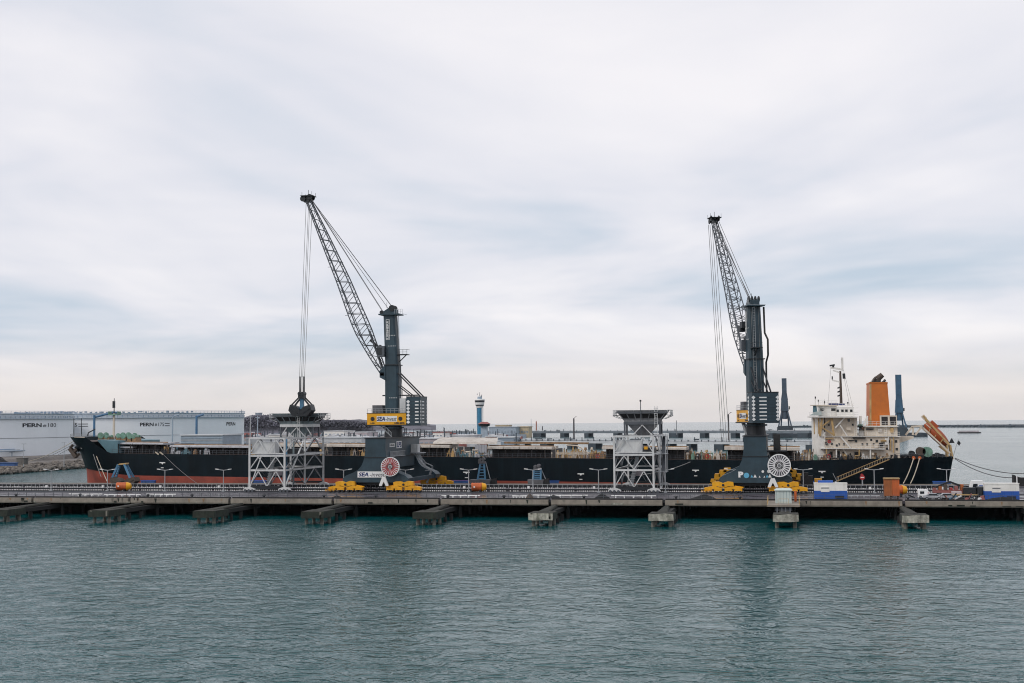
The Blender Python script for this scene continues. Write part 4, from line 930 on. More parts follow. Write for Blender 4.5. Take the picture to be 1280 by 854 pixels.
for px, y0 in ((1019, 496.5), (1023, 500), (1030.5, 499.5), (1060, 503.5), (1066, 506)): sbar([(px, 507), (px, y0)], 0.22, 'white', 'aerial', YN+3); 
for px, py in ((1023, 501), (1019.2, 497), (1030.7, 503), (1059.8, 504)): sbar([(px-0.8, py), (px+0.8, py)], 0.5, 'craned', 'aerial_head', YN+3)
# bracket deck toward the lifeboat
a = S(1124, 545.5, YN+6); b = S(1142, 545.5, YN+6); c = S(1124, 554, YN+6)
mb = SB(); mb.prism([a, b, V((b.x, b.y, b.z-0.5)), c], (0, 8, 0)); mb.build('bracket_deck', 'cream', ship)
for pts in ([(1132, 544), (1140, 534)], [(1141, 544), (1141.5, 534)], [(1144, 544), (1152, 533.5)], [(1139, 533.5), (1153, 532.5)]): sbar(pts, 0.45, 'cream', 'davit_strut', YN+7)
# free-fall lifeboat on its ramp
Yb = YN+9; A, B = S(1153, 533, Yb), S(1182, 560, Yb)
ax = (B-A).normalized(); nn = V((-ax.z, 0, ax.x)) if -ax.z > 0 else V((ax.z, 0, -ax.x))
nn = V((0, 1, 0)).cross(ax); nn = nn if nn.z > 0 else -nn
P = []; f = []; ns = 12; nr = 12
for i in range(ns+1):
    u = i/ns; wv_ = math.sin(math.pi*min(1, max(0.02, u*0.96+0.02)))**0.45; c = A+(B-A)*u+nn*0.9
    for k in range(nr):
        th = 2*math.pi*k/nr; P.append(c+V((0,1,0))*math.cos(th)*1.9*wv_+nn*(math.sin(th)*1.5*wv_))
for i in range(ns):
    for k in range(nr): f.append((i*nr+k, i*nr+(k+1)%nr, (i+1)*nr+(k+1)%nr, (i+1)*nr+k))
f += [tuple(range(nr-1,-1,-1)), tuple(range(ns*nr, ns*nr+nr))]
mb = SB(); mb.add(P, f); lb = mb.build('lifeboat', 'boat', ship, True)
c = A+(B-A)*0.22+nn*2.3; mb = SB(); mb.bar(c-ax*1.1, c+ax*1.1, 1.6, 1.0); mb.build('lifeboat_cockpit', 'boat', lb)
mb = SB(); mb.bar(A+nn*0.95-ax*0.2+V((0,-1.55,0)), B+nn*0.95+V((0,-1.5,0)), 0.15, 0.22); mb.build('rubbing_strake', 'cream', lb)
for o in (-1.7, 1.7):
    mb = SB(); mb.bar(A+V((0,o,0))-nn*0.25, B+V((0,o,0))-nn*0.25+ax*1.5, 0.35, 0.4); mb.build('launch_rail', 'cream', ship)
    mb = SB(); q = S(1153, 520, Yb); q2 = S(1186, 556, Yb); mb.bar(V((q.x, Yb+o, q.z)), V((q2.x, Yb+o, q2.z)), 0.4, 0.45); mb.build('launch_frame', 'tan', ship)
    mb = SB(); a1_ = S(1187, 556, Yb); a2_ = S(1190, 574, Yb); a3_ = S(1184, 574, Yb)
    mb.bar(V((a1_.x, Yb+o, a1_.z)), V((a2_.x, Yb+o, a2_.z)), 0.4).bar(V((a1_.x-0.8, Yb+o, a1_.z)), V((a3_.x, Yb+o, a3_.z)), 0.35).bar(V((B.x-1.5, Yb+o, B.z+0.4)), V((a3_.x+0.3, Yb+o, a3_.z+1.5)), 0.3); mb.build('launch_leg', 'tan', ship)
for u in (0.25, 0.5, 0.75):
    c = A+(B-A)*u; d = S(1153, 520, Yb)+(S(1186, 556, Yb)-S(1153, 520, Yb))*(u*0.9+0.1)
    mb = SB(); mb.bar(V((c.x, Yb-1.7, c.z)), V((d.x, Yb-1.7, d.z)), 0.22); mb.build('launch_tie', 'tan', ship)
sbar([(1153, 519.5), (1157, 524)], 0.9, 'cream', 'frame_head', Yb)
# mooring winches aft
for px, py, r, m in ((1151, 564.5, 1.1, 'bucket'), (1159, 565, 1.25, 'green'), (1172, 569, 0.6, 'craned'), (1140, 567, 0.7, 'craned')):
    c = S(px, py, 353); mb = SB(); mb.cyl((c.x, 352, c.z), (c.x, 355, c.z), r*0.75, r*0.75, 12); wv = mb.build('mooring_winch', m, ship)
    for yy in (351.8, 355):
        mb = SB(); mb.cyl((c.x, yy, c.z), (c.x, yy+0.2, c.z), r, r, 16); mb.build('drum_flange', m, wv)
    mb = SB(); mb.box(c.x-r, c.x+r, 351.9, 355.1, DK, c.z-r*0.6); mb.build('winch_bed', 'craned', wv)
mb = SB(); a, b = S(1139, 568.5, 347.0), S(1154, 574, 347.0); mb.box(a.x, b.x, 346.1, 347.4, b.z, a.z); mb.build('fairlead', 'black', ship)
for px in (1142, 1149.5):
    c = S(px, 572.5, 346.1); mb = SB(); mb.cyl((c.x, 345.7, c.z), (c.x, 346.2, c.z), 0.42, 0.42, 12); mb.build('fairlead_roller', 'drum', ship)
# ensign and ball at the stern
a = S(1196, 548, 360); mb = SB(); mb.cyl(S(1191, 572, 360), S(1198, 549, 360), 0.06, 0.04, 5); es = mb.build('ensign_staff', 'ropeg', ship)
mb = SB(); mb.prism([S(1196, 554, 360), S(1198.5, 550.5, 360), S(1201, 554, 360), S(1199, 557.5, 360)], (0, 0.05, 0)); mb.build('ensign', 'craned', es)
c = S(1189.7, 552, 358); mb = SB(); mb.prism([(c.x-0.7, 358, c.z-0.4), (c.x+0.7, 358, c.z-0.4), (c.x+0.1, 358, c.z+0.8), (c.x-0.1, 358, c.z+0.8)], (0, 0.4, 0)); mb.build('stern_lamp', 'craned', ship)
# guard rails, windows and ladders on the superstructure
def srail(p0, p1, py, Y, h=1.05, m='white'):
    a_, b_ = S(p0, py, Y), S(p1, py, Y); mb = SB()
    for k_ in (.5, 1.0): mb.bar(V((a_.x, Y, a_.z+h*k_)), V((b_.x, Y, a_.z+h*k_)), .07)
    x_ = a_.x
    while x_ < b_.x: mb.bar((x_, Y, a_.z), (x_, Y, a_.z+h), .06); x_ += 1.1
    mb.build('guard_rail', m, ship)
srail(1012, 1073, 520.6, YN-1.25); srail(1026, 1106, 560.2, YN-1.55); srail(1073, 1125, 545.2, YN-.45); srail(1048, 1068, 509.5, YN+2.1); srail(1023, 1047, 506.2, YN+2.5); srail(1079, 1123, 532.3, YN+1.3)
srail(1120, 1190, 572.2, 346.9, 1.0, 'lattice'); srail(1022, 1112, 574.6, 346.7, 1.0, 'lattice')
for px in (1047, 1053, 1058, 1064): c = S(px, 513.5, YN+2); mb = SB(); mb.box(c.x-.3, c.x+.3, YN+1.92, YN+1.996, c.z-.3, c.z+.3); mb.build('window', 'glass', ship)
for px in (1034, 1049, 1055, 1078, 1084, 1092): c = S(px, 555.5, YN); mb = SB(); mb.box(c.x-.22, c.x+.22, YN-.07, YN-.003, c.z-.26, c.z+.26); mb.build('porthole', 'glass', ship)
for px in (1036, 1047, 1066): c = S(px, 531, YN+1.2); mb = SB(); mb.box(c.x-.22, c.x+.22, YN+1.13, YN+1.197, c.z-.26, c.z+.26); mb.build('porthole', 'glass', ship)
for p0_, y0_, y1_, Yp in ((1069.5, 522, 545, YN+1.1), (1107, 534, 545, YN+1.9), (1028.5, 508, 521, YN+2.9)):
    mb = SB(); a_, b_ = S(p0_, y1_, Yp), S(p0_, y0_, Yp)
    for d_ in (-.22, .22): mb.bar(a_+V((d_, -.15, 0)), b_+V((d_, -.15, 0)), .06)
    k_ = 0
    while a_.z+k_ < b_.z: mb.bar((a_.x-.22, Yp-.15, a_.z+k_), (a_.x+.22, Yp-.15, a_.z+k_), .05); k_ += .45
    mb.build('ladder', 'white', ship)
for p0_, p1_, y0_, y1_, m_ in ((1031, 1042, 548, 549, 'tan'), (1083, 1092, 535.5, 537.5, 'coam'), (1097, 1103, 536, 540, 'hatch'), (1113, 1117, 535, 541, 'tan'), (1060, 1068, 550, 551.2, 'coam'), (1106, 1110, 548, 556, 'white')):
    sbox(p0_, y0_, p1_, y1_, (YN+2 if y0_ < 545 else YN)-.5, (YN+2 if y0_ < 545 else YN)-.004, 'fitting_box', m_)
# gangway down the side
A, B = S(1111, 574.5, 345.6), S(1046, 601.5, 344.6)
t = ship
for o in (0, 0.8):
    for h in (0, 1.0):
        mb = SB(); mb.bar(A+V((0,-o,h)), B+V((0,-o,h)), 0.14, 0.2 if h == 0 else 0.1); mb.build('gangway_rail', 'tan', ship)
mb = SB()
for k in range(33):
    c = A.lerp(B, k/32); mb.bar(c, c+V((0,-0.8,0)), 0.25, 0.06); mb.bar(c+V((0,-0.8,0)), c+V((0,-0.8,1)), 0.05)
mb.build('gangway_treads', 'ropep', ship)
mb = SB(); c = B; mb.cyl((c.x-0.5, c.y-0.4, c.z-0.3), (c.x+0.1, c.y-0.4, c.z-0.3), 0.35, 0.35, 10).bar((c.x, c.y-0.4, c.z), (c.x-0.9, c.y-0.4, c.z+1.9), 0.14).bar((c.x+0.3, c.y-0.4, c.z-1), (c.x+0.3, c.y-0.4, c.z+1), 0.15); mb.build('gangway_foot', 'steel', ship)

# mooring ropes: each a thing of its own
def rope(p, q, sag, r, m, label, name='mooring_rope', n=14):
    p, q = V(p), V(q); pts = []
    for k in range(n+1):
        u = k/n; c = p.lerp(q, u); c.z -= sag*4*u*(1-u); pts.append(c)
    mb = MB(); mb.tube(pts, r, 5); return tag(mb.build(name, m, loc=p), label, 'rope', 'mooring ropes of the ship')
P0 = at(93, 551, 356)
rope(P0, gz(35, 577, 4), 0.8, 0.1, 'ropep', 'pale bow rope to the bank, topmost of three')
rope(P0+V((0.4,0,-0.6)), gz(45, 576, 4), 0.6, 0.08, 'ropeg', 'grey bow rope to the bank, middle of three')
rope(at(95, 556, 355), gz(58, 574.5, 4), 0.4, 0.08, 'ropeg', 'grey bow rope to the bank, lowest of three')
rope(at(113, 556, 350.5), at(126.5, 596, 341.5), 0.3, 0.09, 'ropeg', 'grey rope from bow down to the pier, left of the pair')
rope(at(116, 558, 350.0), at(134, 602, 341.5), 0.3, 0.11, 'ropep', 'pale rope from bow down to the pier, right of the pair')
rope(at(203, 567, 345.9), at(246, 604, 341.6), 0.4, 0.06, 'ropeg', 'thin rope from foredeck side down to the pier')
rope(at(863, 577.5, 345.8), at(779, 594, 341.6), 1.0, 0.1, 'ropeg', 'slack rope running left from amidships past the right hopper')
rope(at(1142, 573, 345.6), at(1129, 604.5, 341.4), 0.5, 0.13, 'ropep', 'pale stern rope down to the pier, left of the pair')
rope(at(1149.5, 573, 345.6), at(1138, 604.5, 341.4), 0.5, 0.13, 'ropep', 'pale stern rope down to the pier, right of the pair')
Q0 = at(1193.5, 572.5, 352)
rope(Q0, at(1288, 592, 345), 1.2, 0.1, 'rope', 'dark stern rope to the right, upper one')
rope(Q0+V((0,0,-0.2)), at(1276, 597, 343), 1.5, 0.1, 'rope', 'dark stern rope to the right, lower one')
for px, py in ((196.5, 566.5), (202, 566.5)):
    c = S(px, py, 346.0); mb = SB(); mb.bar((c.x-0.5, 345.9, c.z+0.3), (c.x+0.5, 345.9, c.z-0.4), 0.25, 0.3); mb.build('rope_eye', 'ropep', ship)

# ------------------------------------------------------------------ cranes
YC0, YF0, YR0 = 315.0, 300.0, 330.0
def bogie(t, x, y, flip=1):
    mb = MB(); yy = y-0.7
    mb.prism([(x-2.3, yy, 5.3), (x-2.45, yy, 6.25), (x-1.9, yy, 6.45), (x-0.9, yy, 6.5), (x, yy, 6.22), (x+1.0, yy, 6.55), (x+2.2, yy, 6.4), (x+2.3, yy, 5.5), (x+1.2, yy, 5.5), (x, yy, 5.15), (x-1.2, yy, 5.5)], (0, 1.4, 0)); b = mb.build('bogie', 'yellow', t)
    for s in (-1, 1):
        mb = MB(); c = x+s*2.2
        mb.prism([(c-2.0, yy-0.05, 4.85), (c+2.0, yy-0.05, 4.85), (c+1.9, yy-0.05, 5.15), (c+0.5, yy-0.05, 5.45), (c-0.5, yy-0.05, 5.45), (c-1.9, yy-0.05, 5.15)], (0, 1.5, 0)); mb.build('equaliser_beam', 'yellow', b)
        for k in (-1, 1):
            mb = MB(); cc = c+k*1.05; mb.prism([(cc-0.9, yy-.1, 4.5), (cc-.75, yy-.1, 4.83), (cc+.75, yy-.1, 4.83), (cc+.9, yy-.1, 4.5), (cc+.62, yy-.1, 4.3), (cc+.3, yy-.1, 4.5), (cc-.3, yy-.1, 4.5), (cc-.62, yy-.1, 4.3)], (0, 1.6, 0)); mb.build('wheel_box', 'yellow', b)
            for j in (-1, 1):
                w_ = MB(); w_.cyl((cc+j*0.48, yy-0.18, 4.24), (cc+j*0.48, yy+1.2, 4.24), 0.27, 0.27, 12); w_.build('wheel', 'craned', b)
    mb = MB(); mb.cyl((x, yy-0.12, 5.75), (x, yy+1.5, 5.75), 0.28, 0.28, 10); mb.build('pivot_pin', 'craned', b)
    mb = MB(); mb.box(x-0.7, x+0.7, y-0.5, y+0.5, 6.0, 6.3); mb.build('leg_shoe', 'crane', b)
    mb = MB(); mb.bar((x+flip*2.5, y, 5.5), (x+flip*4.4, y, 5.2), 0.5, 0.25); mb.build('buffer_arm', 'yellow', b)
    for k in range(7):
        xx = x-flip*(2.9+k*0.32); mb = MB(); mb.bar((xx, yy-0.15, 4.2), (xx+0.2, yy-0.15, 4.75), 0.13, 0.1); mb.build('hazard_stripe', 'yellow', b) if flip > 0 else None
    return b

def stretch_profile(x, y0, y1):
    half = [(7.8, 6.2), (7.9, 7.1), (7.2, 7.75), (5.3, 8.5), (4.2, 9.1), (3.4, 10.0), (2.9, 11.1), (2.6, 12.4), (2.5, 13.5)]
    pr = [(x-a, y0, z) for a, z in half]+[(x+a, y0, z) for a, z in reversed(half)]
    return pr, (0, y1-y0, 0)

def crane(X, da, tip, label, left, group='harbour cranes on the pier'):
    t = thing('portal_crane', label, 'crane', (X, YC0, DZ), group)
    da = V((da[0], da[1], 0)).normalized(); db = V((-da.y, da.x, 0)); C0 = V((X, YC0, 0))
    def W(a, b, z): return C0+da*a+db*b+V((0,0,z))
    up = V((0,0,1)); u = -da
    # portal
    for y0, y1 in ((300.2, 304.6), (325.4, 329.8)):
        pr, d = stretch_profile(X, y0, y1); mb = MB(); mb.prism(pr, d); mb.build('portal_leg', 'crane', t)
    mb = MB(); mb.box(X-2.45, X+2.45, 300.25, 329.75, 13.5, 16.4); mb.build('portal_beam', 'crane', t)
    mb = MB(); mb.box(X-2.4, X+2.4, 304.6, 325.4, 9.4, 13.5); mb.build('machinery_box', 'crane', t)
    for z in (11.9, 16.35):
        mb = MB(); mb.box(X-2.75, X+2.75, 300.05, 329.95, z, z+0.16); mb.build('flange', 'craned', t)
    for y in (YF0, YR0):
        for s in (-1, 1): bogie(t, X+s*7.0, y, -s)
    # lower sill gear: dark struts below the front leg
    mb = MB(); mb.box(X-5.5, X+5.5, 302, 303.4, 5.5, 6.2); mb.build('cable_tray', 'craned', t)
    for s in (-1, 1):
        mb = MB(); mb.bar((X+s*7.0, 304.4, 6.6), (X+s*7.0, 325.6, 6.6), 0.8, 0.9); mb.build('end_tie', 'crane', t)
    # slewing column and house
    mb = MB(); mb.cyl(W(0,0,16.4), W(0,0,19.25), 2.25, 2.05, 20); mb.build('slewing_column', 'craned', t)
    mb = MB(); mb.cyl(W(0,0,18.6), W(0,0,19.0), 2.6, 2.6, 24); mb.build('slewing_ring', 'crane', t)
    hs = MB(); hs.obox(W(0.9,0,20.9), da, db, 4.9, 2.85, 1.35); hs.build('machinery_house', 'yellow', t)
    mb = MB(); mb.obox(W(-0.6,0,19.4), da, db, 6.9, 3.0, 0.15); mb.build('house_floor', 'craned', t)
    mb = MB(); mb.obox(W(0.9,0,22.3), da, db, 5.0, 2.9, 0.06); mb.build('house_roof', 'craned', t)
    mb = MB(); mb.obox(W(-5.9,0,22.7), da, db, 1.75, 3.05, 3.4); cw = mb.build('counterweight', 'crane', t)
    mb = MB(); mb.obox(W(-5.9,0,26.2), da, db, 1.8, 3.1, 0.1); mb.build('counterweight_lid', 'craned', cw)
    for k in range(8):
        z = 20.0+k*0.78; mb = MB(); mb.obox(W(-5.9,0,z-0.42), da, db, 1.77, 3.07, 0.025); mb.build('plate_joint', 'craned', cw)
    for k in range(7):
        z = 20.1+k*0.82
        # diamonds wrap the upright edges, bars mark the faces
        for bb in (-3.0, 3.0):
            c = W(-7.67, bb*0.93, z); mb = MB(); mb.prism([c+db*0.45, c+up*0.41, c-db*0.45, c-up*0.41], -da*0.03); mb.build('white_diamond', 'wsign', cw)
        c = W(-4.6, 3.07, z); mb = MB(); mb.prism([c+da*0.5, c+up*0.41, c-da*0.5, c-up*0.41], db*0.03); mb.build('white_diamond', 'wsign', cw)
        c = W(-7.66, 0.6, z); mb = MB(); mb.prism([c+db*0.85-up*0.14, c+db*0.85+up*0.14, c-db*0.85+up*0.14, c-db*0.85-up*0.14], -da*0.03); mb.build('white_bar', 'wsign', cw)
        if not left: continue
        c = W(-6.75, 3.07, z); mb = MB(); mb.prism([c+da*0.45-up*0.15, c+da*0.45+up*0.15, c-da*0.45+up*0.15, c-da*0.45-up*0.15], db*0.03); mb.build('white_bar', 'wsign', cw)
    # banner and lettering on the yellow side
    o = W(3.35, 2.87, 20.25); mb = MB(); mb.add([o, o+u*5.1, o+u*5.1+up*1.35, o+up*1.35], [(0,1,2,3)]); mb.build('banner', 'wsign', t)
    o = W(3.3, 2.9, 20.42); put_text('SEA', o, u, up, 2.1, 1.05, 'navy', t, 0.035, 0.2)
    put_text('-invest', o+u*2.15-up*0.02, u, up, 2.8, 0.98, 'grey', t, 0.015, 0.25)
    put_text('LIEBHERR', W(-1.1, 2.9, 19.72), u, up, 2.6, 0.38, 'ink', t, 0.05, 0)
    put_text('LPS', W(4.9, 2.9, 19.74), u, up, 1.0, 0.34, 'ink', t, 0.05, 0)
    for a in (4.4, -2.6):
        c = W(a, 2.88, 20.95); mb = MB(); mb.cyl(c, c+db*0.04, 0.5, 0.5, 18); mb.build('round_vent', 'ink', t)
    # roof gear: cooler boxes, rails
    mb = MB(); mb.obox(W(3.4, 1.0, 23.3), da, db, 1.25, 1.2, 0.95); mb.build('cooler_box', 'bgrey', t)
    mb = MB(); mb.obox(W(-2.9, 1.2, 24.1), da, db, 0.75, 0.8, 1.75); mb.build('control_cabinet', 'frame' if left else 'craned', t)
    mb = MB()
    for a0, a1 in ((5.7, -4.0),):
        for z in (22.9, 23.4): mb.bar(W(a0, 2.8, z), W(a1, 2.8, z), 0.06).bar(W(a0, -2.8, z), W(a1, -2.8, z), 0.06)
        for k in range(11):
            a = a0+(a1-a0)*k/10; mb.bar(W(a, 2.8, 22.3), W(a, 2.8, 23.4), 0.06).bar(W(a, -2.8, 22.3), W(a, -2.8, 23.4), 0.06)
    mb.build('roof_railing', 'steel', t)
    mb = MB(); mb.bar(W(2.6, 2.2, 19.3), W(-0.3, 2.2, 16.6), 0.9, 0.15)
    for k in range(9): c = W(2.6, 2.2, 19.3).lerp(W(-0.3, 2.2, 16.6), k/8); mb.bar(c+db*0.45, c+db*0.45+up*1.0, 0.06)
    mb.bar(W(2.6, 2.65, 20.3), W(-0.3, 2.65, 17.6), 0.08); mb.build('access_stair', 'steel', t)
    # tower: tapered, chamfered, leaning a little towards the boom
    def tower_ring(z, a_c, ha, hb, ch):
        pts = [(ha-ch, hb), (-(ha-ch), hb), (-ha, hb-ch), (-ha, -(hb-ch)), (-(ha-ch), -hb), (ha-ch, -hb), (ha, -(hb-ch)), (ha, hb-ch)]
        return [W(a_c+x, y, z) for x, y in pts]
    rings = [tower_ring(22.3, 0, 1.65, 1.75, 0.35), tower_ring(34.0, 0.05, 1.65, 1.75, 0.4), tower_ring(34.01, 0.05, 1.6, 1.7, 0.4), tower_ring(46.2, 0.75, 1.38, 1.5, 0.4)]
    mb = MB(); P = [p for r in rings for p in r]
    mb.add(P, [(j*8+i, j*8+(i+1)%8, (j+1)*8+(i+1)%8, (j+1)*8+i) for j in range(3) for i in range(8)]+[tuple(range(24, 32))]); tw = mb.build('tower', 'crane', t)
    mb = MB(); mb.obox(W(0.05,0,34.0), da, db, 1.85, 1.95, 0.12); mb.build('tower_flange', 'craned', tw)
    for z, ac in ((26.0, 0), (38.6, .35), (41.2, .5)):
        for k in range(5):
            c = W(ac-1.3+k*0.42, 1.76 if z < 34 else 1.66-(z-34)*0.014, z); mb = MB(); mb.obox(c, da, db, 0.12, 0.03, 0.06); mb.build('tower_mark', 'wsign', tw)
    # name board on the tower (reads upward)
    c = W(0.95, 1.62, 40.2); zt = 45.2
    mb = MB()
    for a_, z_, hw_, hz_ in ((0.5, 42.6, 0.05, 2.45), (1.3, 42.6, 0.05, 2.45), (0.9, 40.15, 0.45, 0.05), (0.9, 45.05, 0.45, 0.05)): mb.obox(W(a_, 1.64, z_), da, db, hw_, 0.03, hz_)
    mb.build('name_board_frame', 'wsign', tw)
    put_text('LIEBHERR', W(0.68, 1.69, 40.4), up, da, 4.4, 0.5, 'wsign', tw, 0.02, 0)
    # tower head: platform, sheaves
    mb = MB(); mb.obox(W(0.55,0,46.35), da, db, 2.6, 2.1, 0.14); mb.build('head_platform', 'crane', tw)
    mb = MB(); mb.prism([W(2.2,-1.1,46.5), W(-1.0,-1.1,46.5), W(-1.0,-1.1,47.6), W(0.6,-1.1,48.1), W(2.2,-1.1,47.1)], db*2.2); mb.build('sheave_block', 'crane', tw)
    for bb in (-1.2, -0.4, 0.4, 1.2):
        mb = MB(); mb.cyl(W(0.0,bb-0.1,47.9), W(0.0,bb+0.1,47.9), 0.75, 0.75, 16); mb.build('sheave', 'craned', tw)
    mb = MB(); mb.cyl(W(2.7,-0.9,46.9), W(2.7,0.9,46.9), 0.5, 0.5, 12).cyl(W(1.6,0,48), W(1.6,0,49.4), 0.05, 0.05, 4); mb.build('head_roller', 'craned', tw)
    mb = MB()
    for k in range(5): mb.bar(W(-0.9-k*0.5, 2.0, 46.4), W(-0.9-k*0.5, 2.0, 47.5), 0.06)
    mb.bar(W(-0.9,2.0,47.5), W(-2.9,2.0,47.5), 0.06).bar(W(-2.0,2.0,47.0), W(-2.9,2.0,47.0), 0.06).bar(W(-2.9,2.0,46.4), W(-2.9,-2.0,46.4), 0.06); mb.build('head_railing', 'steel', tw)
    # ladder and landing behind the tower
    mb = MB()
    for bb in (0.2, 0.7): mb.bar(W(-1.85, bb, 22.5), W(-1.5, bb, 46), 0.07)
    for k in range(40): mb.bar(W(-1.85+0.35*k/39, 0.2, 22.8+k*0.59), W(-1.85+0.35*k/39, 0.7, 22.8+k*0.59), 0.05)
    mb.build('ladder', 'steel', tw)
    mb = MB(); mb.obox(W(-2.7,0.4,36.5), da, db, 1.2, 1.2, 0.1).bar(W(-1.7,0.4,34.8), W(-3.4,0.4,36.4), 0.2)
    for a in (-2.0, -2.9, -3.9): mb.bar(W(a,1.6,36.5), W(a,1.6,37.7), 0.07)
    mb.bar(W(-1.8,1.6,37.7), W(-3.9,1.6,37.7), 0.07).bar(W(-1.8,1.6,37.1), W(-3.9,1.6,37.1), 0.07).bar(W(-3.9,1.6,37.7), W(-3.9,-.8,37.7), 0.07); mb.build('landing', 'craned', tw)
    # operator cab
    mb = MB(); mb.prism([W(1.6,0.9,36.0), W(3.2,0.9,36.0), W(3.6,0.9,37.2), W(3.3,0.9,38.6), W(1.5,0.9,38.6)], db*1.6); cb_ = mb.build('cab', 'lattice', t)
    mb = MB(); mb.prism([W(2.2,2.52,36.5), W(3.25,2.52,36.5), W(3.5,2.52,37.3), W(3.3,2.52,38.2), W(2.2,2.52,38.2)], db*0.04); mb.build('cab_window', 'glass', cb_)
    # stays from tower to counterweight
    for bb in (-1.4, 1.4):
        mb = MB(); mb.bar(W(-1.5,bb,32.0), W(-7.2,bb,26.3), 0.28); mb.build('back_stay', 'craned', t)
        mb = MB(); mb.bar(W(-1.5,bb,29.0), W(-5.0,bb,26.3), 0.22); mb.build('back_stay', 'craned', t)
    mb = MB(); mb.bar(W(2.6,0.5,26.6), W(-6.8,0.5,26.6), 0.25, 0.3) if left else mb.bar(W(-1.6,0.5,26.9), W(-6.8,0.5,26.9), 0.25, 0.3); mb.build('walkway', 'craned', t)
    if not left:
        mb = MB(); mb.tube([W(-1.2,-2.0,46), W(-1.6,-2.0,40.0), W(-3.2,-2.2,38.4), W(-3.2,-2.2,34.8), W(-2.0,-2.1,33.2), W(-1.9,-2.1,24)], 0.22, 8); mb.build('exhaust_stack', 'black', t)
        for a, z in ((2.2, 43.6), (3.6, 42.8)):
            mb = MB(); mb.obox(W(a,1.9,z-1.5), da, db, 0.9, 0.6, 0.75); mb.build('floodlight', 'craned', tw)
    # boom
    PV = W(2.3, 0, 31.8); mb = MB()
    mb.prism([W(1.4,-1.9,30.2), W(1.4,-1.9,34.2), W(2.9,-1.9,32.6), W(2.9,-1.9,31.0)], db*3.8); mb.build('pivot_bracket', 'crane', t)
    T = V(tip); Lb = (T-PV).length; ax = (T-PV).normalized(); bn = ax.cross(db).normalized()
    if bn.dot(da) > 0: bn = -bn            # bn points to the upper (tower) side
    st = [(0, .35, 1.55), (.10, 1.0, 1.6), (.26, 1.75, 1.6), (.5, 1.45, 1.3), (.75, 1.05, 0.95), (.95, .62, .62), (1.0, .5, .6)]
    def prof(s):
        for (s0, h0, w0), (s1, h1, w1) in zip(st, st[1:]):
            if s <= s1+1e-9: k = (s-s0)/(s1-s0); return h0+(h1-h0)*k, w0+(w1-w0)*k
    cl_ = lambda s: PV+ax*(Lb*s)-bn*(0.4*math.sin(math.pi*min(1, s/0.52))*1.0 if s < 0.52 else 0)
    def corner(s, i, j): h, w_ = prof(s); return cl_(s)+bn*(h*i)+db*(w_*j)
    sts = [0, .06, .12, .18, .24, .3, .36, .42, .48, .54, .60, .66, .72, .78, .84, .9, .95, 1.0]
    bm_ = MB(); bm_.obox(PV, da, db, 0.5, 1.9, 0.4); boom = bm_.build('boom', 'lattice', t)
    for i in (-1, 1):
        for j in (-1, 1):
            mb = MB(); mb.tube([corner(s, i, j) for s in sts], 0.14, 6); mb.build('boom_chord', 'lattice', boom)
    mb = MB()
    for k in range(len(sts)-1):
        s0, s1 = sts[k], sts[k+1]; sm = (s0+s1)/2
        for j in (-1, 1):
            mb.cyl(corner(s0, -1, j), corner(sm, 1, j), 0.075, 0.075, 4).cyl(corner(sm, 1, j), corner(s1, -1, j), 0.075, 0.075, 4)
        for i in (-1, 1):
            mb.cyl(corner(s0, i, -1), corner(sm, i, 1), 0.07, 0.07, 4).cyl(corner(sm, i, 1), corner(s1, i, -1), 0.07, 0.07, 4)
            mb.cyl(corner(s0, i, -1), corner(s0, i, 1), 0.07, 0.07, 4)
    mb.build('boom_lacing', 'lattice', boom, kind='stuff')
    mb = MB()
    for s in (.62, .35): c = corner(s, 1, 1.0); mb.bar(c, c-da*0.9, 0.12).bar(corner(s, -1, 1), corner(s, -1, 1)+da*0.8, 0.1)
    mb.bar(corner(.2, -0.6, .3), corner(.94, -0.5, .3), 0.3, 0.08); mb.build('boom_walkway', 'lattice', boom)
    mb = MB(); mb.bar(W(1.4, 0, 36.6), cl_(.19)+bn*0.6, 0.5); mb.build('luffing_cylinder', 'craned', t)
    mb = MB(); mb.bar(W(1.2, 0, 37.2), W(1.2, 0, 37.2).lerp(cl_(.19)+bn*.6, 0.5), 0.75); mb.build('luffing_barrel', 'craned', t)
    mb = MB(); mb.bar(corner(.02, 0.2, -.6), corner(.24, 0.7, -.6), 0.3); mb.build('boom_strut', 'craned', boom)
    # boom head with sheaves
    mb = MB(); mb.prism([T-db*.75-ax*.6, T-db*.75+bn*.9, T-db*.75+ax*.9+bn*.3+da*.2, T-db*.75+da*1.3+ax*0.2, T-db*.75+da*.9-ax*.4], db*1.5); bh = mb.build('boom_head', 'craned', boom)
    for o_ in (da*1.1+up*0.3, bn*0.7+up*0.4):
        for j in (-1.0, 1.0):
            mb = MB(); c = T+o_; mb.cyl(c+db*(j-.12), c+db*(j+.12), 0.72, 0.72, 16); mb.build('head_sheave', 'craned', bh)
    mb = MB(); mb.obox(T+up*1.0, da, db, 1.6, 1.5, 0.08)
    for j in (-1.4, 1.4): mb.bar(T+up+db*j-da*1.4, T+up*2.0+db*j-da*1.4, 0.07).bar(T+up+db*j+da*1.2, T+up*1.9+db*j+da*1.2, 0.07)
    mb.cyl(T+up, T+up*2.6, 0.06, 0.06, 4); mb.build('head_deck', 'craned', bh)
    # luffing and hoist ropes over the tower head
    for j, a_, z_ in ((-1.1, 2.7, 47.0), (-0.35, 2.7, 47.0), (0.3, 1.2, 47.9), (0.85, .2, 48.5), (1.25, 0.2, 48.5)):
        mb = MB(); mb.cyl(W(a_, j, z_), T+db*(j*0.8)+bn*0.7+up*(0.3 if a_ < 1 else 0), 0.065, 0.065, 5); mb.build('luffing_rope', 'rope', t)
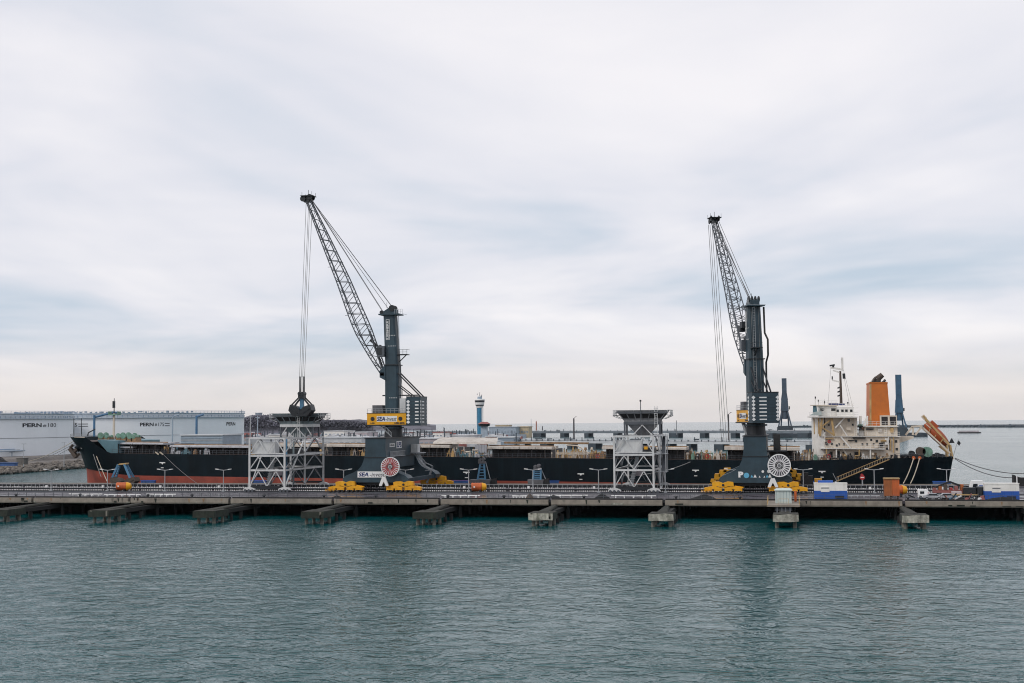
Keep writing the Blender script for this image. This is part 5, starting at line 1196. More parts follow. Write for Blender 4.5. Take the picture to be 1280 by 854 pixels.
    for j in (-0.8, 0.2, 0.9):
        mb = MB(); mb.cyl(W(-0.7, j, 47.6), W(-2.4, j, 26.5 if j > 0 else 22.5), 0.045, 0.045, 4); mb.build('rear_rope', 'ropeg', t)
    # cable reel
    rc_ = V((at(487.7, 583.5, 299).x, 298.9, 9.86)) if left else V((at(974, 582, 299).x, 298.9, 10.04)); rr = 2.22 if left else 2.5
    mb = MB(); mb.ring(rc_, (1,0,0), (0,0,1), rr*0.9 if not left else rr*.93, rr, (0,0.35,0), 36); rl = mb.build('cable_reel', 'wsign', t)
    n = 24
    if not left:
        mb = MB(); mb.ring(rc_+V((0,.2,0)), (1,0,0), (0,0,1), rr*.34, rr*.88, (0,.1,0), 36); mb.build('reel_plate', 'lav', rl)
        mb = MB(); mb.ring(rc_+V((0,.05,0)), (1,0,0), (0,0,1), rr*.3, rr*.37, (0,.2,0), 30); mb.build('inner_ring', 'craned', rl)
    for k in range(n):
        th = 2*math.pi*k/n; e_ = V((math.cos(th), 0, math.sin(th)))
        mb = MB(); mb.bar(rc_+e_*rr*0.28+V((0,.1,0)), rc_+e_*rr*0.93+V((0,.1,0)), 0.09, 0.2); mb.build('spoke', 'wsign', rl)
        th2 = th+math.pi/n; e2 = V((math.cos(th2), 0, math.sin(th2)))
        mb = MB(); mb.bar(rc_+e2*rr*(0.3 if left else .55)+V((0,.12,0)), rc_+e2*rr*(0.9 if left else .99)+V((0,.12,0)), 0.36 if left else 0.13, 0.15); mb.build('spoke', 'red' if left else 'craned', rl)
    mb = MB(); mb.cyl(rc_-V((0,.15,0)), rc_+V((0,.6,0)), rr*0.2, rr*0.2, 20); mb.build('reel_hub', 'frame', rl)
    mb = MB(); mb.cyl(rc_-V((0,.22,0)), rc_-V((0,.1,0)), rr*0.13, rr*0.13, 14); mb.build('hub_cap', 'grey', rl)
    mb = MB(); mb.cyl(rc_+V((0,.55,0)), rc_+V((0,.75,0)), rr*0.8, rr*0.8, 24); mb.build('reel_back', 'craned', rl)
    mb = MB(); mb.bar(rc_+V((0,.8,0)), V((X+2.4, 301.0, rc_.z)), 0.7); mb.build('reel_arm', 'crane', t)
    # white A shaped cable guide under the reel
    g0 = at(479.5, 597, 298.6) if left else at(966, 598, 298.6); gx, gt_ = g0.x, g0.z; gb = gt_-1.75
    mb = MB(); y_ = 298.6
    mb.add([(gx-0.4,y_,gt_),(gx+0.4,y_,gt_),(gx+1.1,y_,gb),(gx+0.55,y_,gb),(gx,y_,gb+0.9),(gx-0.55,y_,gb),(gx-1.1,y_,gb)], [(0,5,6),(0,4,5),(0,1,4),(1,3,4),(1,2,3)])
    mb2 = MB(); mb2.prism([(gx-0.4,y_,gt_),(gx+0.4,y_,gt_),(gx+1.1,y_,gb),(gx+1.1,y_,gb-0.2),(gx+0.5,y_,gb-0.2),(gx,y_,gb+0.8),(gx-0.5,y_,gb-0.2),(gx-1.1,y_,gb-0.2),(gx-1.1,y_,gb)], (0,0.5,0)); mb2.build('cable_guide', 'wsign', t)
    if left:
        o = at(447, 597, 300.1); wd = at(482, 597, 300.1).x-o.x; hh = 1.4
        mb = MB(); mb.box(o.x, o.x+wd, 300.05, 300.13, o.z, o.z+hh); mb.build('sign_board', 'wsign', t)
        put_text('SEA', (o.x+0.25, 300.03, o.z+0.22), (1,0,0), up, wd*0.36, hh*0.7, 'navy', t, 0.035, 0.2)
        put_text('-invest', (o.x+0.3+wd*0.39, 300.03, o.z+0.2), (1,0,0), up, wd*0.55, hh*0.66, 'grey', t, 0.015, 0.25)
        # plates on the flank and the front
        for y0_, y1_, z0_, z1_, s_, m_ in ((303.5, 307.6, 14.3, 15.1, 'LIEBHERR', 'ink'), (309.2, 313.5, 13.9, 15.6, 'LPS', 'navy')):
            xx = X+2.46; mb = MB(); mb.box(xx, xx+0.04, y0_, y1_, z0_, z1_); mb.build('name_plate', 'wsign', t)
            put_text(s_, (xx+0.07, y0_+0.3, z0_+0.18), (0,1,0), up, y1_-y0_-0.6, z1_-z0_-0.36, m_, t, 0.05, 0)
        mb = MB()
        for k in range(8): mb.box(X+2.45, X+3.2, 303.4+k*1.4, 303.5+k*1.4, 12.2, 13.3)
        mb.box(X+2.45, X+3.3, 303.4, 314, 12.05, 12.2).box(X+3.2, X+3.28, 303.4, 314, 13.2, 13.3); mb.build('side_gallery', 'steel', t)
        # stairs on the water-facing flank
        a_, b_, c_, d_ = at(517, 566, 322), at(531, 584, 322), at(540, 588, 322), at(533, 604, 322)
        for o_ in (0, 0.9):
            mb = MB(); mb.bar(a_+V((0,o_,0)), b_+V((0,o_,0)), 0.2, 0.3).bar(b_+V((0,o_,0)), c_+V((0,o_,0)), 0.2, 0.3).bar(c_+V((-.3,o_,0)), d_+V((0,o_,0)), 0.2, 0.25)
            mb.bar(a_+V((0,o_,1.1)), b_+V((0,o_,1.1)), 0.1).bar(b_+V((0,o_,1.1)), c_+V((0,o_,1.1)), 0.1).bar(c_+V((0,o_,0)), c_+V((0,o_,1.1)), 0.1).bar(b_+V((0,o_,0)), b_+V((0,o_,1.1)), 0.1); mb.build('stair_stringer', 'steel', t)
        for k in range(14):
            p_ = a_.lerp(b_, (k+.5)/14); mb = MB(); mb.box(p_.x-0.16, p_.x+0.16, 322, 322.9, p_.z-0.04, p_.z+0.04); mb.build('tread', 'steel', t)
        mb = MB(); mb.box(b_.x, c_.x, 322, 322.9, c_.z-0.06, c_.z+0.04); mb.build('stair_landing', 'steel', t)
        a_ = at(514, 555.5, 322); b_ = at(522.5, 565.5, 322)
        mb = MB(); mb.box(a_.x, b_.x, 321.6, 324, b_.z, a_.z); mb.build('electric_cabinet', 'frame', t)
        mb = MB(); mb.box(X+2.4, b_.x+1.2, 321, 325, b_.z-0.25, b_.z-0.02); mb.build('cabinet_platform', 'steel', t)
        a_ = at(507, 541, 318); mb = MB()
        for k in range(7): mb.bar((X+1.5+k*0.9, 318, 16.5), (X+1.5+k*0.9, 318, 18.4), 0.08)
        mb.bar((X+1.5, 318, 18.4), (X+6.9, 318, 18.4), 0.08).bar((X+1.5, 318, 17.5), (X+6.9, 318, 17.5), 0.08).box(X+1.5, X+6.9, 318, 320, 16.45, 16.6); mb.build('gallery', 'lattice', t)
    else:
        a_ = at(966.5, 543, 306); b_ = at(975.5, 563, 306)
        mb = MB(); mb.box(a_.x, b_.x, 306, 309, b_.z, a_.z); mb.build('transformer_box', 'black', t)
        mb = MB(); mb.box(X+2.4, b_.x+1.5, 305.5, 310, b_.z-0.3, b_.z-0.02).bar((b_.x+1.3, 305.6, b_.z), (b_.x+1.3, 305.6, b_.z+1.5), 0.15); mb.build('box_platform', 'craned', t)
        # torn white and light blue lettering
        o = at(923, 597, 300.1); up_ = V((0,0,1))
        put_text('P', (o.x, 300.1, o.z), (1,0,0), up_, 1.1, 1.3, 'wsign', t, 0.07, 0)
        mb = MB(); mb.cyl((o.x+1.75, 300.1, o.z+0.45), (o.x+1.75, 300.19, o.z+0.45), 0.6, 0.6, 14); mb.build('sticker', M['lightblue'], t)
        for dx, w0, m_ in ((2.9, .3, 'lightblue'), (3.6, .35, 'wsign'), (4.6, .2, 'wsign'), (5.6, .2, 'wsign'), (6.2, .3, 'lightblue'), (6.8, .4, 'wsign')):
            mb = MB(); mb.prism([(o.x+dx-w0, 300.1, o.z), (o.x+dx+w0, 300.1, o.z), (o.x+dx, 300.1, o.z+w0*2)], (0, 0.08, 0)); mb.build('sticker', M[m_], t)
        for dx, dz_, r_ in ((5.3, 1.3, .3), (6.6, 1.35, .4)): mb = MB(); mb.cyl((o.x+dx, 300.1, o.z+dz_), (o.x+dx, 300.18, o.z+dz_), r_, r_*0.8, 9); mb.build('sticker', 'wsign', t)
        # extra rear drive units
        for s in (-1, 1):
            for k, (dx, z_, w_, h_) in enumerate(((8.2, 7.2, 1.1, .8), (9.6, 6.4, .8, .7), (10.6, 5.5, .7, .35), (7.2, 8.0, 1.0, .5))):
                mb = MB(); c = X+s*dx-(0 if s > 0 else 0); mb.prism([(c-w_, 327.5, z_-h_), (c+w_, 327.5, z_-h_), (c+w_*0.7, 327.5, z_+h_), (c-w_*0.8, 327.5, z_+h_)], (0, 2.5, 0)); mb.build('drive_unit', 'yellow', t)
    return t, T, W, da, db
M['lightblue'] = mat('sticker_blue', (0.12, 0.42, 0.62), 0.5, var=0.05)
tipL = at(385.5, 250.5, 318)
crL, TL, WL, daL, dbL = crane(-93.4, (-1, 0), tipL, 'slate blue portal crane with long yellow SEA-invest house and red reel', True)
tipR = at(893, 277.5, 346)
PVR = V((-7.0, 315))
crR, TR_, WR, daR, dbR = crane(-6.6, (tipR.x+6.6, tipR.y-315), tipR, 'slate blue portal crane with pale reel standing near the ship funnel', False)
# hoist ropes: left to the grab, right down into the hold
GZT = at(378, 493, 314).z; GX = at(377.5, 500, 314).x
for dx, dy in ((-0.55, -.4), (-0.35, .4), (0.35, -.4), (0.55, .4)):
    o = MB(); o.cyl((GX+0.4+dx*1.1, TL.y-(0.6 if dy < 0 else -.6), TL.z+.3), (GX+dx*0.9, 314+dy, GZT+4.2), 0.055, 0.055, 5); o.build('hoist_rope', 'ropeg', crL)
HR = [at(905, 548, 357), at(908, 548, 357), at(911.5, 548, 356), at(902, 548, 358)]
for k, (q, px) in enumerate(zip(HR, (887.5, 890, 893, 885.5))):
    q2 = at(px, 281, 347.5); o = MB(); o.cyl(q2, q+V((0.3*0,0,-1.0)), 0.06, 0.06, 5); o.build('hoist_rope', 'ropeg', crR)

# ------------------------------------------------------------------ grabs
def shells(t, x, y, z, w_, h, dep, m, open_=0.0):
    for s in (-1, 1):
        mb = MB(); pr = [(x+s*0.03+s*open_, y-dep/2, z), (x+s*w_*0.62+s*open_, y-dep/2, z+h*0.02), (x+s*w_+s*open_, y-dep/2, z+h*0.5), (x+s*w_*0.86+s*open_, y-dep/2, z+h), (x+s*0.25*w_+s*open_, y-dep/2, z+h*0.8), (x+s*0.03+s*open_, y-dep/2, z+h*0.5)]
        mb.prism(pr, (0, dep, 0)); sh = mb.build('grab_shell', m, t)
        for yy in (y-dep/2-0.06, y+dep/2+0.01):
            mb = MB(); mb.bar((x+s*0.2*w_+s*open_, yy, z+h*0.25), (x+s*w_*0.85+s*open_, yy, z+h*0.7), 0.2, 0.2); mb.build('shell_rib', m, sh)
gz0 = at(377, 517.5, 314).z
t = thing('clamshell_grab', 'black clamshell grab hanging over the left hopper', 'grab', (GX, 314, gz0))
shells(t, GX, 314, gz0-0.6, 3.0, 2.9, 3.0, 'craned')
mb = MB(); mb.box(GX-0.75, GX+0.75, 313.2, 314.8, GZT-1.0, GZT+0.1).cyl((GX-0.4, 313.1, GZT+.15), (GX-0.4, 314.9, GZT+.15), 0.45, 0.45, 12).cyl((GX+0.4, 313.1, GZT+.15), (GX+0.4, 314.9, GZT+.15), 0.45, 0.45, 12); mb.build('grab_head', 'craned', t)
for sx in (-1, 1):
    for sy in (-1, 1):
        mb = MB(); mb.bar((GX+sx*0.55, 314+sy*0.7, GZT-0.8), (GX+sx*2.4, 314+sy*1.3, gz0+2.0), 0.34); mb.build('grab_arm', 'craned', t)
mb = MB(); mb.box(GX-0.45, GX+0.45, 313.6, 314.4, gz0+1.2, GZT-0.9); mb.build('grab_spine', 'gblue', t)
for dx in (-0.45, 0.45):
    for dy in (-.4, .4): mb = MB(); mb.cyl((GX+dx, 314+dy, GZT), (GX+dx, 314+dy, GZT+4.4), 0.14, 0.12, 6); mb.build('grab_chain', 'craned', t)
def deck_grab(px, py_top, Y, label, kind):
    x = atx(px, Y); zt = at(px, py_top, Y).z; z0 = DZ
    t = thing('spare_grab', label, 'grab', (x, Y, z0), 'spare grabs on the pier')
    if kind == 0:
        shells(t, x+0.8, Y, z0+0.05, 3.3, 2.1, 3, 'bucket', 0.5)
        for sx, hx in ((-1, -2.4), (1, 2.9)):
            for yy in (-1, 1):
                mb = MB(); mb.bar((x+sx*0.9, Y+yy*0.6, zt-0.3), (x+hx, Y+yy*1.1, z0+1.9), 0.4, 0.5); mb.build('grab_arm', 'gblue', t)
            for k in range(6):
                u_ = (k+.5)/6; mb = MB(); mb.bar(V((x+sx*0.9, Y-0.6, zt-0.3)).lerp(V((x+hx, Y-1.1, z0+1.9)), u_), V((x+sx*0.9, Y+0.6, zt-0.3)).lerp(V((x+hx, Y+1.1, z0+1.9)), u_), 0.15, 0.15); mb.build('rung', 'gblue', t)
        mb = MB(); mb.prism([(x-1.4, Y-0.8, zt-0.5), (x+1.6, Y-0.8, zt-0.3), (x+1.5, Y-0.8, zt+0.1), (x-0.4, Y-0.8, zt-0.1)], (0, 1.6, 0)); mb.build('grab_head', 'tan', t)
    else:
        hw = 2.3 if kind == 1 else 1.6
        mb = MB(); mb.prism([(x-hw-0.4, Y-1.5, z0), (x+hw, Y-1.5, z0), (x+hw+0.3, Y-1.5, z0+1.5), (x-hw-0.6, Y-1.5, z0+1.6)], (0, 3, 0)); mb.build('grab_shell', 'bgrey', t)
        mb = MB(); mb.prism([(x+hw+0.1, Y-1.2, z0), (x+hw+1.5, Y-1.2, z0), (x+hw+1.3, Y-1.2, z0+1.9), (x+hw+0.4, Y-1.2, z0+1.7)], (0, 2.4, 0)); mb.build('grab_shell', 'black', t)
        for sx in (-1, 1):
            mb = MB(); mb.bar((x+sx*1.0, Y-0.5, z0+1.5), (x+sx*(0.45 if kind == 1 else .85)+0.2, Y-0.2, zt-1.0), 0.4, 0.45); mb.build('grab_arm', 'gblue', t)
        for k in range(6):
            u_ = (k+.5)/6; mb = MB(); a_ = V((x-1, Y-.5, z0+1.5)).lerp(V((x-(.45 if kind == 1 else .85)+.2, Y-.2, zt-1.0)), u_); b_ = V((x+1, Y-.5, z0+1.5)).lerp(V((x+(.45 if kind == 1 else .85)+.2, Y-.2, zt-1.0)), u_); mb.bar(a_, b_, 0.2, 0.22); mb.build('rung', 'gblue', t)
        mb = MB(); mb.bar((x+1.0, Y+0.4, zt-1.0), (x+2.1, Y+0.4, z0+1.7), 0.16); mb.build('grab_rod', 'steel', t)
        mb = MB(); mb.box(x-0.8, x+1.0, Y-.7, Y+.5, zt-1.2, zt-0.6).cyl((x-0.4, Y-.8, zt-.35), (x-.4, Y+.5, zt-.35), .4, .4, 10).cyl((x+.5, Y-.8, zt-.1), (x+.5, Y+.5, zt-.1), .42, .42, 10); mb.build('grab_head', 'bgrey', t)
deck_grab(153, 579, 334, 'open brown bucket grab with blue A-frame arms below the bow', 0)
deck_grab(602, 573.5, 334, 'grey bucket grab with blue ladder arm above the middle orange drum', 1)
deck_grab(671, 581.5, 334, 'pale blue ladder-arm grab right of the other, near the middle of the pier', 2)

# ------------------------------------------------------------------ hoppers
def hopper(px0, tubm, label, side):
    x0 = atx(px0, 300, 590); x1 = x0+8.75; y0, y1 = 300.0, 327.0; zb = 5.0
    Z = [zb, 8.7, 9.1, 12.2, 12.75, 16.5]
    t = thing('rail_hopper', label, 'hopper', ((x0+x1)/2, 313.5, DZ), 'rail hoppers on the pier')
    def b(name, p, q, w_, m='frame', h=None):
        mb = MB(); mb.bar(p, q, w_, h); return mb.build(name, m, t)
    for x in (x0, x1):
        for y in (y0, y1): b('corner_post', (x, y, zb-0.1), (x, y, 16.5), 0.42)
    b('mid_post', (x1, 313.5, zb), (x1, 313.5, 16.5), 0.35); b('mid_post', (x0, 313.5, zb), (x0, 313.5, 16.5), 0.3, 'lattice')
    for z in (9.0, 12.4, 16.5):
        for y in (y0, y1): b('cross_beam', (x0, y, z), (x1, y, z), 0.3, h=0.4)
        for x in (x0, x1): b('side_beam', (x, y0, z), (x, y1, z), 0.3, h=0.4)
    b('cross_beam', (x0, y0, 12.95), (x1, y0, 12.95), 0.2, h=0.25)
    for z in (5.1,):
        for y in (y0, y1): b('sill_beam', (x0, y, z), (x1, y, z), 0.3, 'craned', 0.5)
    q = (x1-x0)/4
    for zl, zh in ((5.2, 8.8), (9.2, 12.2), (12.9, 16.3)):
        for y in (y0, y1):
            for k in range(4):
                xa, xb = x0+k*q, x0+(k+1)*q; za, zc = (zl, zh) if k % 2 == 0 else (zh, zl); b('brace', (xa, y, za), (xb, y, zc), 0.19 if y == y0 else 0.16, 'frame' if y == y0 else 'lattice')
        n = 4; qy = (y1-y0)/n
        for x in (x0, x1):
            for k in range(n):
                za, zc = (zl, zh) if k % 2 == 0 else (zh, zl); b('brace', (x, y0+k*qy, za), (x, y0+(k+1)*qy, zc), 0.18, 'steel' if x == x1 else 'lattice')
    if side: b('long_brace', (x1, y0+0.4, 5.2), (x1, 312.5, 15.6), 0.3); b('long_brace', (x0+0.2, y0-0.1, 5.2), (x0+3.0, y0-0.1, 12.4), 0.22)
    # wheels
    for x in (x0, x1):
        for y in (y0, y1):
            mb = MB(); mb.prism([(x-1.5, y-.5, 4.4), (x+1.5, y-.5, 4.4), (x+1.3, y-.5, 4.75), (x+.3, y-.5, 5.1), (x-.3, y-.5, 5.1), (x-1.3, y-.5, 4.75)], (0, 1, 0)); bo = mb.build('wheel_carriage', 'frame', t)
            for k in (-.9, 0, .9): mb = MB(); mb.cyl((x+k, y-.6, 4.3), (x+k, y+.6, 4.3), 0.32, 0.32, 12); mb.build('wheel', 'lattice', bo)
    # platforms, control cabin panel, belt chute
    mb = MB(); mb.box(x0+0.3, x1-0.3, y0+0.5, y1-0.5, 12.45, 12.6); mb.build('working_floor', 'lattice', t)
    mb = MB(); mb.box(x0+0.35, x0+6.1, y0+0.6, y0+3.4, 13.05, 15.7); mb.build('control_cabin', 'frame', t)
    mb = MB(); mb.box(x0+0.8, x1-0.8, 312, 316, 12.6, 13.8); mb.build('feeder', 'craned', t)
    mb = MB(); mb.bar(((x0+x1)/2-1.0, 303, 5.4), ((x0+x1)/2+0.6, 303, 12.3), 0.8, 0.12)
    for k in range(14): c = V(((x0+x1)/2-1.0, 303, 5.4)).lerp(V(((x0+x1)/2+.6, 303, 12.3)), k/13); mb.box(c.x-0.5, c.x+0.5, 302.5, 303.5, c.z-0.05, c.z+0.05)
    mb.build('stair', 'steel', t)
    mb = MB(); mb.box((x0+x1)/2-0.2, (x0+x1)/2+1.4, 304, 306, 7.6, 8.6); mb.build('drive_box', 'pink', t)
    # tub
    cx, cy = (x0+x1)/2+(0.9 if side else 0.2), 319.5; H0, H1, H2, H3 = 22.5, 19.8, 19.1, 16.7; KY = 0.55
    def fr(zt, ht, zb_, hb_, name, m):
        mb = MB(); P = [(cx-hb_, cy-hb_*KY, zb_), (cx+hb_, cy-hb_*KY, zb_), (cx+hb_, cy+hb_*KY, zb_), (cx-hb_, cy+hb_*KY, zb_), (cx-ht, cy-ht*KY, zt), (cx+ht, cy-ht*KY, zt), (cx+ht, cy+ht*KY, zt), (cx-ht, cy+ht*KY, zt)]
        mb.add(P, [(0,1,5,4),(1,2,6,5),(2,3,7,6),(3,0,4,7)]); return mb.build(name, m, t)
    fr(H0, 6.1, H1+0.4, 4.3, 'tub', tubm); fr(H1+0.4, 4.3, H1, 4.25, 'tub_skirt', tubm); fr(H1, 4.4, H2, 4.4, 'collar', 'frame' if side else 'lattice')
    fr(H2, 3.5, H3-0.6, 0.9, 'funnel', tubm); fr(H0-.9, 5.55, H3, 1.0, 'tub_lining', 'black')
    for k in range(7):
        u_ = -1+k/3; mb = MB(); mb.bar((cx+u_*4.25, cy-4.3*KY-.06, H1+.3), (cx+u_*5.95, cy-6.1*KY-.06, H0-.1), 0.14, 0.18); mb.build('tub_stiffener', tubm, t)
    for (sx, sy) in ((-1,-1),(1,-1),(1,1),(-1,1)): b('tub_leg', (cx+sx*4.15, cy+sy*4.15*KY, 16.6), (cx+sx*4.15, cy+sy*4.15*KY, H2+.05), 0.4, 'lattice')
    for sy in (-1, 1):
        y_ = cy+sy*4.2*KY
        b('tub_brace', (cx-2.3, y_, 16.6), (cx, y_, H2-.1), 0.22); b('tub_brace', (cx+2.3, y_, 16.6), (cx, y_, H2-.1), 0.22)
    if side:
        for sx in (-1, 1): b('tub_brace', (cx+sx*4.2, cy-2.3, 16.6), (cx+sx*2.6, cy-2.3, H2-.1), 0.22)
    # rim walkway with railings
    for sx in (-1, 1):
        mb = MB(); xx = cx+sx*6.4; mb.box(min(xx-.35, xx+.35), max(xx-.35, xx+.35), cy-3.6, cy+3.6, 21.2, 21.35); mb.build('rim_walkway', 'lattice', t)
        mb = MB()
        for k in range(8): yy = cy-3.5+k*1.0; mb.bar((cx+sx*6.72, yy, 21.3), (cx+sx*6.72, yy, 22.5), 0.09)
        for z in (21.9, 22.5): mb.bar((cx+sx*6.72, cy-3.5, z), (cx+sx*6.72, cy+3.5, z), 0.08).bar((cx+sx*6.72, cy-3.5, z), (cx+sx*6.1, cy-3.5, z), 0.08)
        mb.bar((cx+sx*6.1, cy-3.5, 21.3), (cx+sx*6.1, cy-3.5, 22.5), 0.09); mb.build('rim_railing', 'frame', t)
        b('walkway_strut', (cx+sx*6.9, cy-3, 21.2), (cx+sx*5.0, cy-2.6, 20.4), 0.15); b('walkway_strut', (cx+sx*6.9, cy+3, 21.2), (cx+sx*5.0, cy+2.6, 20.4), 0.15)
    mb = MB(); mb.box(cx-6.15, cx+6.15, cy-3.55, cy-3.42, H0-.75, H0-.45); mb.build('rim_band', 'lattice', t)
    # ladder with cage
    lx = cx+(0.9 if side else 3.4); mb = MB()
    for d_ in (-.3, .3): mb.bar((lx+d_, cy-3.5, 16.6), (lx+d_, cy-3.5, 23.4), 0.1)
    for k in range(14): mb.bar((lx-.3, cy-3.5, 16.9+k*.47), (lx+.3, cy-3.5, 16.9+k*.47), 0.07)
    for k in range(4): mb.ring((lx, cy-3.9, 19.2+k*1.2), (1,0,0), (0,1,0), 0.42, 0.47, (0,0,.08), 10)
    mb.build('caged_ladder', 'frame', t)
    if not side:
        b('lamp_mast', (cx-0.2, cy-3.6, 16.6), (cx-0.2, cy-3.6, 24.6), 0.16, 'lattice'); b('lamp_mast', (x1+3.4, cy+4, 16.5), (x1+3.4, cy+4, 20.0), 0.14, 'steel')
        mb = MB(); mb.obox((cx-.2, cy-3.6, 24.7), (1,0,0), (0,1,0), 0.2, 0.2, 0.2); mb.build('lamp', 'craned', t)
        # stair tower on the right flank
        for dx in (1.4, 2.6):
            for yy in (302, 306): b('stair_post', (x1+dx, yy, 5.0 if dx < 2 else 8.4), (x1+dx, yy, 17.0), 0.2, 'steel')
        for z in (8.5, 12.5, 16.5): mb = MB(); mb.box(x1+0.2, x1+2.8, 301.8, 306.2, z, z+.12); mb.build('stair_landing', 'steel', t)
        for za, zc in ((8.6, 12.5), (12.6, 16.5)): b('stair_flight', (x1+2.0, 302, za), (x1+2.0, 306, zc), 0.8, 'lattice', 0.12)
        mb = MB(); mb.box(x0+6.6, x0+7.4, y0+.7, y0+1.3, 13.6, 14.2); mb.build('warning_lamp', 'yellow', t)
    else:
        mb = MB()
        for k in range(8): mb.bar((x1+.2, 302+k*1.6, 16.7), (x1+.2, 302+k*1.6, 17.6), .08)
        mb.build('frame_rail_posts', 'frame', t, kind='stuff')
        b('pipe_run', (x1-2.2, 307, 5.2), (x1-2.2, 307, 16.4), 0.3, 'gblue'); b('pipe_run', (x1-1.2, 309, 5.2), (x1-1.2, 309, 16.4), 0.35, 'tubL')
    return t
hopper(312, 'tubL', 'blue grey rail hopper with the grab over it, left of left crane', True)
hopper(768, 'tubR', 'dark grey rail hopper in the middle, left of the right crane', False)

# ------------------------------------------------------------------ things on the pier
def drum(px, py, label, Y=300.8):
    c = at(px, py, Y); x = c.x; r = 0.95; z = DZ+0.35+r
    t = thing('orange_buoy_drum', label, 'drum', (x, Y, DZ), 'orange drums on the pier')
    mb = MB(); mb.cyl((x-1.3, Y-.3, z), (x+1.0, Y+.2, z), r, r, 18); b_ = mb.build('drum_body', 'drum', t, False)
    for k in range(4): c0 = V((x-1.3, Y-.3, z)).lerp(V((x+1.0, Y+.2, z)), .1+k*.26); mb = MB(); mb.cyl(c0, c0+V((0.1,.03,0)), r+.07, r+.07, 18); mb.build('drum_hoop', 'drum', t)
    mb = MB(); mb.cyl((x+1.0, Y+.2, z), (x+1.9, Y+.45, z), r*1.1, r*.8, 18).cyl((x+1.9, Y+.45, z), (x+2.1, Y+.5, z), r*.8, r*.4, 18); mb.build('drum_end', 'yellow', t)
    mb = MB(); mb.box(x-0.55, x-.2, Y-1.42, Y-1.3, z-.1, z+.25); mb.build('label_plate', 'wsign', t)
    for dx in (-1.2, .8): mb = MB(); mb.box(x+dx-.2, x+dx+.2, Y-.9, Y+.9, DZ, DZ+.6); mb.build('cradle', 'craned', t)
drum(153, 608, 'orange drum with yellow end on the pier below the bow')
drum(596.5, 608, 'orange drum with yellow end on the pier, middle of the picture')
drum(1121, 613, 'orange drum with yellow end behind the tall rusty box', 292)
def fender(px, label, w_=5.0):
    x = atx(px, 342.8); t = thing('quay_fender', label, 'fender', (x, 342.8, DZ), 'blue fender panels on the rear pier edge')
    mb = MB(); mb.box(x-w_/2, x+w_/2, 342.4, 343.1, 0.6, DZ+0.75); mb.build('panel', 'blue', t)
    for k in range(5): mb = MB(); xx = x-w_/2+(k+.5)*w_/5; mb.box(xx-.1, xx+.1, 342.28, 342.4, 0.7, DZ+0.7); mb.build('panel_rib', 'blue', t)
    mb = MB(); mb.box(x-w_/2-.1, x+w_/2+.1, 342.3, 343.15, DZ+.75, DZ+.9); mb.build('panel_cap', 'cblue', t)
for px, lab in ((186, 'blue fender panel at the ship side left of the left hopper'), (324, 'blue fender panel seen through the left hopper'), (462, 'blue fender panel behind the left crane base'), (576, 'blue fender panel left of the grey bucket grab'), (688, 'blue fender panel right of the pale blue ladder grab'), (1018, 'blue fender panel behind the left blue and white container'), (1176, 'blue fender panel under the ship transom')):
    fender(px, 'dark '+lab, 4.2)
def container(px0, px1, ytop, ybot, Y, label, dep=2.6):
    a, b_ = at(px0, ybot, Y), at(px1, ytop, Y); zt = DZ+3.15; zm = DZ+1.75
    t = thing('site_container', label, 'container', ((a.x+b_.x)/2, Y, DZ), 'blue and white site containers')
    mb = MB(); mb.box(a.x, b_.x, Y, Y+dep, DZ+.12, zm); mb.build('lower_wall', 'cblue', t)
    mb = MB(); mb.box(a.x, b_.x, Y, Y+dep, zm, zt); mb.build('upper_wall', 'white', t)
    n = int((b_.x-a.x)/0.42)
    mb = MB()
    for k in range(n): xx = a.x+.2+k*.42; mb.box(xx-.1, xx+.1, Y-.05, Y, DZ+.2, zm-.05)
    mb.build('corrugation', 'cblue', t)
    mb = MB(); mb.box(a.x-.06, b_.x+.06, Y-.06, Y+dep+.06, zt, zt+.14); mb.build('roof', 'white', t)
    mb = MB(); mb.box(a.x+1.3, a.x+3.0, Y-.08, Y, zm-.25, zt-.55); mb.build('shutter', 'white', t)
    mb = MB(); mb.box(a.x+1.4, a.x+2.9, Y-.1, Y-.08, zt-.95, zt-.75); mb.build('vent', 'grey', t)
    mb = MB(); mb.box(b_.x-2.4, b_.x-.7, Y-.1, Y, DZ+.25, DZ+.75); mb.build('hatch', 'ink', t)
    for xx in (a.x+.3, b_.x-.3): mb = MB(); mb.box(xx-.25, xx+.25, Y+.1, Y+dep-.1, DZ, DZ+.12); mb.build('foot', 'craned', t)
    return t
container(1018, 1059, 607, 625, 279.5, 'blue and white site container right of the pale kiosk')
container(1231.5, 1274, 607, 626, 279.5, 'blue and white site container at the far right end')
x = atx(1030, 282); mb = MB(); mb.box(x-1.4, x+1.6, 281, 281.9, DZ+3.3, DZ+3.75); tag(mb.build('roof_tarpaulin', 'cblue', loc=(x, 281, DZ+3.3)), 'folded blue tarpaulin on top of the left site container', 'tarpaulin')
# dark coal or scoop heaps beside right container
heap('rubble_heap', (atx(1252, 278.2), 277.9, DZ), 3.6, 0.8, 1.0, 'coal', 'dark heap in front of the right site container', 'heap')
